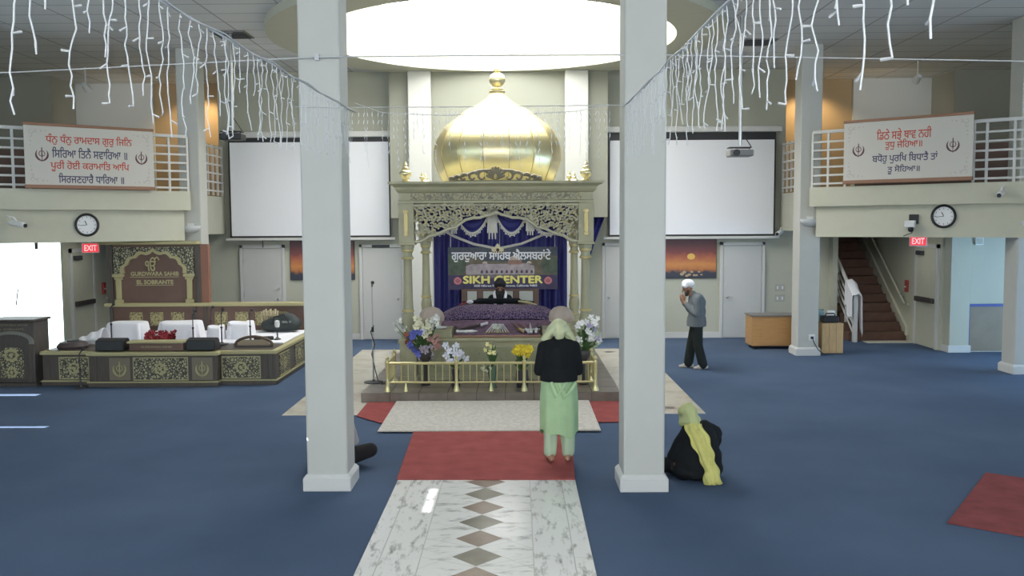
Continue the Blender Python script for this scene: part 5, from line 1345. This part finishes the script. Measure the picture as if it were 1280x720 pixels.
# ------------------------------------------------------------ icicle lights
wire_m = mat('white light wire', (.55, .56, .57), .5)
def strand(mb, x, y, z, L, r, step=.034, jit=.0085, stub=.024):
    pts = [(x, y, z)]; px, py = x, y; k = 0; zz = z
    while z-zz < L:
        zz -= step*R.uniform(.8, 1.2); k += 1
        px += R.uniform(-jit, jit)+(x-px)*.15; py += R.uniform(-jit, jit)+(y-py)*.15
        pts.append((px, py, zz))
        if k % 4 == 1 and stub:
            a = R.uniform(0, 2*PI); mb.tube([(px, py, zz), (px+stub*math.cos(a), py+stub*math.sin(a), zz-R.uniform(-.3, .8)*stub)], [r, r*1.5], 4)
    mb.tube(pts, r, 5)
def icicles(name, label, p0, p1, y0, y1, n, rng, r):
    t = thing(name, label, 'string lights', p0); L0_ = Vector(p0); d = Vector(p1)-L0_
    seg = [tuple(d*(i/24)+Vector((.004*math.sin(i*2.1), 0, -.012*abs(math.sin(i*1.3))))) for i in range(25)]
    MB().tube(seg, .006, 6).tube([tuple(Vector(q)+Vector((.012, 0, .012*math.sin(i*3)))) for i, q in enumerate(seg)], .004, 5).build('cable', wire_m, t, smooth=60)
    for k in range(n):
        y = y0+(y1-y0)*((k+R.uniform(-.3, .3))/n); q = d*((y-p0[1])/d.y)
        mb = MB(); strand(mb, q.x, q.y, q.z, R.uniform(*rng) if k % 3 else rng[1]*R.uniform(.8, 1.05), r); mb.build('light_strand', wire_m, t, smooth=60)
icicles('icicle_lights', 'white icicle string lights hanging from the left column towards the viewer', (-1.1, -3.0, 3.19), (-1.535, 8.6, 3.672), 2.35, 8.3, 54, (.18, .5), .0025)
icicles('icicle_lights', 'white icicle string lights hanging from the right column towards the viewer', (.56, -3.0, 3.13), (1.01, 8.55, 3.705), 1.65, 8.3, 60, (.18, .5), .0025)
t = thing('curtain_lights', 'fine white curtain lights hung between the two front columns', 'string lights', (-.33, 8.58, 3.72))
MB().tube([(-1.77, 0, .0), (-1.2, 0, -.01), (0, 0, -.012), (1.1, 0, -.005), (1.76, 0, -.01)], .004, 6).tube([(-1.2, -.005, .03), (-.95, -.005, -.06), (-.4, -.005, -.09), (.5, -.005, -.08), (.9, -.005, -.06), (1.2, -.005, 0)], .0035, 5).build('cable', wire_m, t, smooth=60)
bulb_m = mat('clear bulb', (.8, .82, .85), .2)
for k in range(52):
    x = -1.22+2.44*(k+R.uniform(-.3, .3))/51; mb = MB(); z = -.01; L = R.uniform(.15, .62); q = []
    strand(mb, x, 0, z, L, .0011, .05, .006, 0)
    for j in range(int(L/.07)): mb.tube([(x+R.uniform(-.012, .012), 0, z-.05-j*.07), (x+R.uniform(-.012, .012), 0, z-.085-j*.07)], .003, 5, 1)
    mb.build('light_strand', [wire_m, bulb_m], t, smooth=60)
t = thing('overhead_cable', 'thin white cable crossing the hall past both front columns', 'cable', (-.33, 8.57, 4.15))
MB().tube([(-8.75, 0, -.22), (-4.4, 0, -.09), (-1.55, 0, 0.03), (0, 0, .035), (1.55, 0, .03), (4.9, 0, -.05), (8.95, 0, -.15)], .0065, 6).build('cable', wire_m, t, smooth=60)
for x in (-1.55, 1.55): MB().box(x-.02, x+.02, -.012, .03, -.0, .06).build('cable_clip', wire_m, t, smooth=0)

# ------------------------------------------------------------ people
hair_m = mat('black hair', (.012, .01, .009), .6); sock_m = mat('pale sock', (.55, .5, .45), .8)
eye_m = mat('eye', (.02, .015, .012), .2)
def head(c, tilt=0, s=1.0):
    """prims of a head looking to -y; c = centre, tilt = forward nod; the face is 0.22 m tall"""
    c = Vector(c); Q = Matrix.Rotation(tilt, 3, 'X')
    def p(x, y, z): return tuple(c+Q @ (Vector((x, y, z))*s))
    return [('e', p(0, .012, .03), (.074*s, .09*s, .085*s)), ('c', p(0, -.03, -.02), p(0, -.045, -.085), .056*s, .036*s),
            ('c', p(0, -.085, .02), p(0, -.112, -.018), .011*s, .017*s), ('c', p(-.035, -.072, .035), p(.035, -.072, .035), .017*s, .017*s),
            ('c', p(-.02, -.088, -.055), p(.02, -.088, -.055), .011*s, .011*s), ('e', p(-.078, .01, 0), (.012*s, .022*s, .032*s)), ('e', p(.078, .01, 0), (.012*s, .022*s, .032*s))], p
def eyes(p, par):
    for k in (-.032, .032): MB().ell(p(k, -.082, .012), (.013, .008, .009), 8, 6).build('eye', eye_m, par, smooth=60)
def hand(w, d, side, up, curl=.3):
    """palm and five fingers from wrist w along d; side points to the thumb, up is the back of the hand"""
    w, d, side, up = Vector(w), Vector(d).normalized(), Vector(side).normalized(), Vector(up).normalized()
    P = [('c', tuple(w), tuple(w+d*.05), .026, .03)]
    for k, (o, L) in enumerate(((.03, .068), (.01, .078), (-.01, .073), (-.03, .056))):
        a = w+d*.055+side*o; b = a+d*L*.55-up*curl*.02; c = b+d*L*.5*(1-curl)-up*L*.5*curl
        P += [('c', tuple(w+d*.02+side*o*.8), tuple(a), .016, .013), ('c', tuple(a), tuple(b), .0115, .0105), ('c', tuple(b), tuple(c), .0105, .009)]
    a = w+d*.015+side*.03; b = a+d*.035+side*.025; c = b+d*.03+side*.004
    P += [('c', tuple(w+d*.01), tuple(a), .018, .015), ('c', tuple(a), tuple(b), .014, .012), ('c', tuple(b), tuple(c), .012, .01)]
    return P
def foot(a, fwd, L=.24):
    a, f = Vector(a), Vector(fwd).normalized(); h = a-f*.055; h.z = .038; to = a+f*(L-.09); to.z = .026
    ln = f.cross(Vector((0, 0, 1)))
    return [('c', tuple(a), tuple(h), .04, .036), ('c', tuple(h), tuple(to), .035, .026), ('c', tuple(h+f*.05), tuple(to+ln*.022), .03, .022), ('c', tuple(a), tuple((a+to)/2), .04, .03)]
def skirt(name, m, par, rows, n=56, cut=None):
    """cloth tube: rows of (z, rx, ry, cx, cy, ripple)"""
    mb = MB(); rg = []
    for z, rx, ry, cx, cy, rp in rows:
        ring = []
        for i in range(n):
            a = 2*PI*i/n; q = 1+rp*(math.sin(9*a+.5*math.sin(2*a))+.5*math.sin(17*a+1))
            zz = z+(cut(a) if cut and z == rows[0][0] else 0)
            ring.append((cx+rx*q*math.cos(a), cy+ry*q*math.sin(a), zz))
        rg.append(ring)
    return mb.rings(rg, close=False).build(name, m, par, smooth=80)

# woman standing in prayer, seen from behind; she faces the canopy
t = thing('person', 'standing person in black jacket, light green tunic and trousers, pale scarf, seen from behind', 'person', (.44, 9.62, .027), PI+.05)
hd, hp = head((0, -.045, 1.435), .35, .95)
body = hd+[('c', (0, -.02, 1.38), (0, .02, 1.24), .052, .06), ('c', (-.13, .02, 1.24), (.13, .02, 1.24), .055, .055), ('c', (0, .01, 1.2), (0, 0, .95), .125, .13), ('c', (-.05, 0, .9), (.05, 0, .9), .13, .13)]
for s in (-1, 1):
    body += [('c', (s*.17, .02, 1.24), (s*.205, .0, .98), .045, .04), ('c', (s*.205, 0, .98), (s*.03, -.2, 1.07), .038, .028)]
    body += hand((s*.025, -.205, 1.075), (-s*.02, -.05, .12), (-s*.2, -.4, -.1), (s, 0, 0), .15)
    body += [('c', (s*.085, 0, .86), (s*.085, -.01, .47), .085, .058), ('c', (s*.085, -.01, .47), (s*.095, .015, .08), .055, .036)]+foot((s*.095, .015, .075), (s*.15, -1, 0), .23)
blob('body', body, .009, skin_m, t); eyes(hp, t)
gr_m = mat('light green cotton', (.38, .55, .31), .85, var=.08, scale=6, bump=.15, bscale=14)
tr_m = mat('pale green trousers', (.47, .6, .42), .85, var=.06, scale=5, bump=.15, bscale=14)
def wav(p): return p+Vector((p.x, p.y, 0)).normalized()*.006*math.sin(math.atan2(p.y, p.x)*9+p.z*5)
blob('trousers', [q for s in (-1, 1) for q in (('c', (s*.085, 0, .8), (s*.088, .0, .45), .105, .09), ('c', (s*.088, 0, .45), (s*.097, .012, .1), .09, .07))], .014, tr_m, t, 3, lambda p: p+Vector((.006*math.sin(p.x*90+p.z*6), .006*math.sin(p.x*70), 0)))
skirt('tunic', gr_m, t, [(.31, .205, .155, 0, .0, .03), (.45, .205, .155, 0, 0, .028), (.7, .205, .16, 0, 0, .02), (.88, .19, .155, 0, 0, .01), (1.0, .17, .135, 0, 0, 0)], cut=lambda a: .03*math.sin(a*2+.4)+.02*math.sin(a*5))
fr = MB()
for x0, x1, za in ((.1, -.02, .84), (.02, -.12, .83)):
    fr.tube([(x0, .165, .89), ((x0+x1)/2, .178, za-.1), (x1, .172, za-.02), (x1-.05, .165, za+.05)], [.02, .03, .024, .014], 8, flatten=.4)
fr.build('scarf_end', gr_m, t, smooth=60)
jk = [('c', (-.12, .02, 1.255), (.12, .02, 1.255), .085, .085), ('c', (0, .03, 1.36), (0, .03, 1.22), .06, .1), ('c', (0, .015, 1.2), (0, .01, 1.0), .165, .165), ('c', (-.09, .01, 1.2), (-.06, .01, .96), .12, .125), ('c', (.09, .01, 1.2), (.06, .01, .96), .12, .125)]
for s in (-1, 1): jk += [('c', (s*.165, .02, 1.25), (s*.212, .0, .99), .068, .062), ('c', (s*.212, 0, .99), (s*.075, -.17, 1.05), .06, .046)]
blob('jacket', jk, .013, black_cloth, t)
skirt('jacket_hem', black_cloth, t, [(.885, .2, .17, 0, .01, .008), (.95, .202, .172, 0, .01, .005), (1.02, .195, .165, 0, .01, 0), (1.1, .15, .13, 0, .01, 0)])
scarf_m = mat('pale green yellow scarf', (.55, .58, .36), .85, var=.06, scale=8, bump=.2, bscale=18)
sc = [('e', (0, .0, 1.455), (.098, .108, .098)), ('c', (0, .06, 1.42), (0, .065, 1.385), .07, .06)]
for s in (-1, 1): sc += [('c', (s*.05, .0, 1.46), (s*.14, -.02, 1.31), .06, .055), ('c', (s*.14, -.02, 1.31), (s*.165, -.06, 1.25), .05, .035), ('c', (s*.07, .05, 1.43), (s*.16, .03, 1.335), .035, .03)]
blob('head_scarf', sc, .011, scarf_m, t, 4, lambda p: p+Vector((.004*math.sin(p.z*80+p.x*40), .004*math.sin(p.x*70), 0)))

# woman seated on the carpet, seen from behind
t = thing('person', 'seated person in black jacket with yellow green scarf beside the right column', 'person', (1.8, 8.98, 0), PI+.15)
# local: faces -y; +x is at the left of the photograph
hd, hp = head((.05, -.12, .645), .45, .92)
body = hd+[('c', (.045, -.08, .58), (.03, -.02, .46), .05, .06), ('c', (.03, 0, .44), (0, .03, .15), .13, .15), ('c', (-.06, .0, .47), (.09, 0, .46), .05, .05)]
body += [('c', (.1, .02, .12), (.23, -.2, .1), .08, .055), ('c', (.23, -.2, .1), (.0, -.3, .07), .05, .04), ('c', (-.1, .02, .12), (-.22, -.2, .33), .08, .055), ('c', (-.22, -.2, .33), (-.18, -.3, .07), .05, .04)]
body += [('c', (.12, 0, .45), (.235, -.03, .24), .036, .034), ('c', (.235, -.03, .24), (.2, -.0, .195), .032, .026), ('c', (-.09, 0, .5), (-.225, -.05, .45), .036, .034), ('c', (-.225, -.05, .45), (-.1, -.26, .4), .032, .026)]
body += hand((.2, .01, .19), (-.1, .35, -.7), (-.7, .3, 0), (.3, .9, .3), .35)+hand((-.1, -.265, .4), (.6, -.5, 0), (0, 0, 1), (-.5, -.5, .2), .4)
blob('body', body, .009, skin_m, t); eyes(hp, t)
jk = [('c', (.11, .0, .49), (-.1, .0, .53), .06, .075), ('c', (.03, 0, .46), (.0, .02, .2), .14, .2), ('c', (.06, .02, .42), (.12, .0, .12), .1, .13), ('c', (-.08, .02, .44), (-.15, .0, .12), .12, .14),
      ('c', (.12, 0, .46), (.235, -.03, .25), .062, .058), ('c', (.235, -.03, .25), (.21, -.02, .225), .055, .046), ('c', (-.09, 0, .53), (-.235, -.05, .455), .08, .065), ('c', (-.08, 0, .42), (-.2, -.03, .38), .12, .085), ('c', (-.15, 0, .32), (-.2, -.03, .2), .1, .09), ('c', (-.235, -.05, .465), (-.12, -.22, .4), .065, .05),
      ('c', (-.2, -.05, .14), (-.22, -.1, .09), .085, .08), ('c', (.1, -.05, .1), (.24, -.2, .1), .09, .08), ('c', (.24, -.2, .1), (0, -.3, .08), .085, .075), ('c', (-.12, -.02, .14), (-.22, -.2, .34), .1, .08), ('c', (-.22, -.2, .34), (-.18, -.3, .08), .08, .06), ('e', (-.02, .02, .09), (.25, .19, .09))]
blob('jacket', jk, .014, black_cloth, t, 5, lambda p: p+Vector((.006*math.sin(p.z*40+p.x*20), .006*math.sin(p.x*35+p.z*18), 0)))
ys_m = mat('yellow green scarf', (.56, .53, .17), .85, var=.1, scale=7, bump=.2, bscale=18)
hs_m = mat('green yellow hood', (.48, .52, .25), .85, var=.08, scale=7, bump=.2, bscale=18)
blob('head_scarf', [('e', (.05, -.1, .66), (.1, .115, .105)), ('c', (.05, -.1, .69), (.045, -.08, .755), .08, .022), ('c', (.06, -.08, .64), (.13, -.05, .56), .08, .035), ('c', (.04, -.06, .64), (-.045, -.03, .585), .08, .03), ('c', (.05, -.04, .61), (.045, .03, .555), .095, .085)], .011, hs_m, t, 4, lambda p: p+Vector((.005*math.sin(p.z*70+p.x*30), .004*math.sin(p.x*90), 0)))
def sh(u, v):
    xc = .062-.15*min(1, v*1.25)**1.1; w = .088+.014*math.sin(v*7)
    back = ((0, .085), (.25, .17), (.5, .215), (.75, .23), (1, .26))
    i = min(3, int(v*4)); y = back[i][1]+(back[i+1][1]-back[i][1])*(v*4-i)
    y += .022*(1-(2*u-1)**2)+.01*math.sin(u*19+v*4)
    return (xc+(u-.5)*2*w+.01*math.sin(v*23), y, max(.012, .605-.595*v-.02*abs(2*u-1)*(1-v)))
drape('scarf_tail', ys_m, sh, 20, 30, t)
blob('scarf_fold', [('c', (.1, .13, .55), (.02, .225, .33), .025, .03), ('c', (.02, .225, .33), (-.06, .255, .12), .03, .03), ('c', (.03, .15, .53), (-.08, .235, .25), .02, .025), ('c', (-.1, .25, .2), (-.13, .26, .05), .028, .04), ('c', (-.03, .26, .1), (-.05, .27, .04), .04, .035)], .011, ys_m, t, 4)

# man standing with joined hands, in profile
t = thing('person', 'standing person in grey sweater and white head cloth, hands joined, in profile', 'person', (3.16, 15.93, 0), -PI/2)
hd, hp = head((0, -.125, 1.44), .4, 1.0)
body = hd+[('c', (0, -.09, 1.37), (0, -.02, 1.27), .055, .065), ('c', (-.14, -.0, 1.25), (.14, -.0, 1.25), .06, .06), ('c', (0, .01, 1.2), (0, .04, .9), .125, .12), ('c', (-.05, .02, .82), (.05, .02, .82), .1, .1)]
for s in (-1, 1):
    body += [('c', (s*.18, 0, 1.25), (s*.22, -.02, .99), .05, .042), ('c', (s*.22, -.02, .99), (s*.035, -.21, 1.2), .04, .03)]
    body += hand((s*.026, -.215, 1.205), (-s*.02, -.12, .6), (-s*.1, .7, .1), (s, 0, 0), .12)
    body += [('c', (s*.075, .02, .8), (s*.085, s*.045, .44), .08, .056), ('c', (s*.085, s*.045, .44), (s*.095, .03+s*.11, .09), .053, .04)]
blob('body', body, .009, skin_m, t); eyes(hp, t)
gs_m = mat('grey sweater', (.15, .17, .185), .9, var=.08, scale=6, bump=.25, bscale=22)
sw = [('c', (-.13, .01, 1.27), (.13, .01, 1.27), .088, .088), ('c', (0, -.045, 1.33), (0, 0, 1.24), .07, .1), ('c', (0, .03, 1.2), (0, .04, .9), .16, .15), ('c', (-.07, .03, 1.2), (-.05, .03, .88), .13, .125), ('c', (.07, .03, 1.2), (.05, .03, .88), .13, .125)]
for s in (-1, 1): sw += [('c', (s*.17, .0, 1.26), (s*.225, -.02, 1.0), .07, .062), ('c', (s*.225, -.02, 1.0), (s*.075, -.17, 1.155), .06, .045)]
blob('sweater', sw, .013, gs_m, t, 4, lambda p: p+Vector((0, .006*math.sin(p.z*38+p.x*14), 0)))
skirt('sweater_hem', gs_m, t, [(.765, .188, .168, 0, .03, .01), (.83, .192, .172, 0, .03, .006), (.92, .182, .162, 0, .03, 0), (1.0, .14, .13, 0, .03, 0)])
blob('trousers', [('c', (-.05, .03, .8), (.05, .03, .8), .125, .125)]+[q for s in (-1, 1) for q in (('c', (s*.075, .03, .76), (s*.085, s*.045, .42), .1, .086), ('c', (s*.085, s*.045, .42), (s*.095, .02+s*.11, .09), .086, .085))], .013, mat('dark trousers', (.022, .028, .026), .85, bump=.2, bscale=18, spec=.2), t, 3, lambda p: p+Vector((.005*math.sin(p.y*60+p.z*5), 0, 0)))
for s in (-1, 1): blob('sock', foot((s*.095, .03+s*.11, .085), (s*.1, -1, 0), .25), .01, sock_m, t)
wt = [('e', hp(0, .03, .075), (.098, .118, .085)), ('e', hp(0, .06, .05), (.09, .09, .075)), ('c', hp(-.06, -.04, .07), hp(.06, -.04, .07), .045, .045)]
blob('head_cloth', wt, .01, mat('white head cloth', (.82, .82, .84), .85), t)
blob('beard', [('c', hp(-.05, -.03, -.05), hp(0, -.07, -.095), .03, .035), ('c', hp(.05, -.03, -.05), hp(0, -.07, -.095), .03, .035)], .01, mat('dark beard', (.05, .04, .035), .8), t)

# reader seated behind the holy book, facing the hall
t = thing('person', 'bearded person in black turban and white neck scarf seated behind the brocade', 'person', (-.32, 16.28, .835))
hd, hp = head((0, -.08, .6), .12, .95)
body = hd+[('c', (0, -.05, .53), (0, 0, .42), .055, .06), ('c', (-.14, .0, .41), (.14, .0, .41), .055, .055), ('c', (0, .0, .38), (0, .05, .17), .13, .15)]
for s in (-1, 1):
    body += [('c', (s*.17, 0, .4), (s*.23, -.08, .17), .045, .04), ('c', (s*.23, -.08, .17), (s*.1, -.27, .23), .038, .028)]+hand((s*.1, -.275, .235), (-s*.4, -.8, .1), (-s, .3, .1), (0, -.1, 1), .3)
    body += [('c', (s*.09, .05, .1), (s*.32, -.12, .085), .09, .065), ('c', (s*.32, -.12, .085), (-s*.02, -.2, .07), .06, .045)]
blob('body', body, .009, mat('brown skin', (.3, .155, .1), .55), t); eyes(hp, t)
rb = [('c', (-.14, .01, .41), (.14, .01, .41), .08, .08), ('c', (0, .0, .42), (0, .04, .19), .15, .175), ('e', (0, .02, .11), (.3, .2, .1))]
for s in (-1, 1): rb += [('c', (s*.16, 0, .4), (s*.235, -.08, .18), .068, .062), ('c', (s*.235, -.08, .18), (s*.13, -.23, .225), .055, .045), ('c', (s*.12, .03, .12), (s*.32, -.12, .1), .11, .085), ('c', (s*.32, -.12, .1), (0, -.2, .09), .08, .07)]
blob('robe', rb, .013, black_cloth, t)
tb = [('e', hp(0, .03, .085), (.115, .125, .085)), ('e', hp(0, .025, .13), (.085, .1, .065)), ('c', hp(-.075, -.02, .055), hp(0, -.085, .105), .035, .03), ('c', hp(.075, -.02, .055), hp(0, -.085, .105), .035, .03)]
blob('turban', tb, .009, mat('black turban', (.014, .014, .018), .85, bump=.3, bscale=40), t)
blob('beard', [('c', hp(-.055, -.035, -.03), hp(-.02, -.085, -.11), .03, .04), ('c', hp(.055, -.035, -.03), hp(.02, -.085, -.11), .03, .04), ('c', hp(0, -.09, -.09), hp(0, -.095, -.19), .05, .035), ('c', hp(-.03, -.095, -.038), hp(.03, -.095, -.038), .013, .013)], .009, hair_m, t)
for s in (-1, 1):
    MB().tube([(s*.03, .09, .52), (s*.095, .03, .525), (s*.105, -.08, .5), (s*.09, -.16, .43), (s*.09, -.185, .32), (s*.1, -.19, .2)], [.026, .034, .038, .04, .04, .034], 10, flatten=.7).build('white_scarf', white_cloth, t, smooth=70)

# person sitting against the back of the left column, only a knee shows
t = thing('person', 'seated person in dark trousers behind the left column, only a knee showing', 'person', (-1.93, 9.4, 0), PI)
# local: faces -y (towards the canopy); -x is at the right of the photograph
hd, hp = head((.0, -.06, .72), .2, .93)
body = hd+[('c', (0, -.03, .64), (0, 0, .52), .05, .06), ('c', (-.1, 0, .5), (.1, 0, .5), .055, .055), ('c', (0, 0, .47), (0, .03, .15), .12, .14)]
for s in (-1, 1):
    body += [('c', (s*.13, 0, .5), (s*.16, -.1, .27), .042, .036), ('c', (s*.16, -.1, .27), (s*.12, -.3, .3), .034, .026)]+hand((s*.12, -.3, .3), (-s*.3, -.7, -.2), (-s, .3, .1), (0, -.2, 1), .35)
    k_ = .25 if s > 0 else .325
    body += [('c', (s*.09, .02, .12), (s*k_, -.14, .17), .08, .06), ('c', (s*k_, -.14, .17), (-s*.02, -.33, .06), .055, .04)]+foot((-s*.03, -.34, .07), (-s*.9, -.3, 0), .22)
blob('body', body, .009, skin_m, t); eyes(hp, t)
blob('trousers', [('e', (0, .02, .11), (.2, .16, .11))]+[q for s in (-1, 1) for q in (('c', (s*.08, .01, .12), (s*(.25 if s > 0 else .325), -.14, .17), .095, .08), ('c', (s*(.25 if s > 0 else .325), -.14, .17), (0, -.33, .085), .078, .06))], .012, mat('charcoal trousers', (.025, .023, .024), .9, bump=.2, bscale=22, spec=.2), t)
shirt_m = mat('grey shirt', (.4, .4, .4), .85)
blob('shirt', [('c', (-.1, 0, .5), (.1, 0, .5), .07, .07), ('c', (0, .0, .48), (0, .02, .18), .145, .165)]+[q for s in (-1, 1) for q in (('c', (s*.12, 0, .5), (s*.165, -.1, .28), .06, .05), ('c', (s*.165, -.1, .28), (s*.125, -.26, .295), .048, .036))], .013, shirt_m, t)
blob('turban', [('e', hp(0, .03, .085), (.11, .125, .08)), ('e', hp(0, .02, .12), (.085, .1, .065))], .011, mat('navy turban', (.03, .03, .07), .85), t)
blob('beard', [('c', hp(-.05, -.035, -.04), hp(0, -.085, -.12), .03, .04), ('c', hp(.05, -.035, -.04), hp(0, -.085, -.12), .03, .04)], .01, hair_m, t)
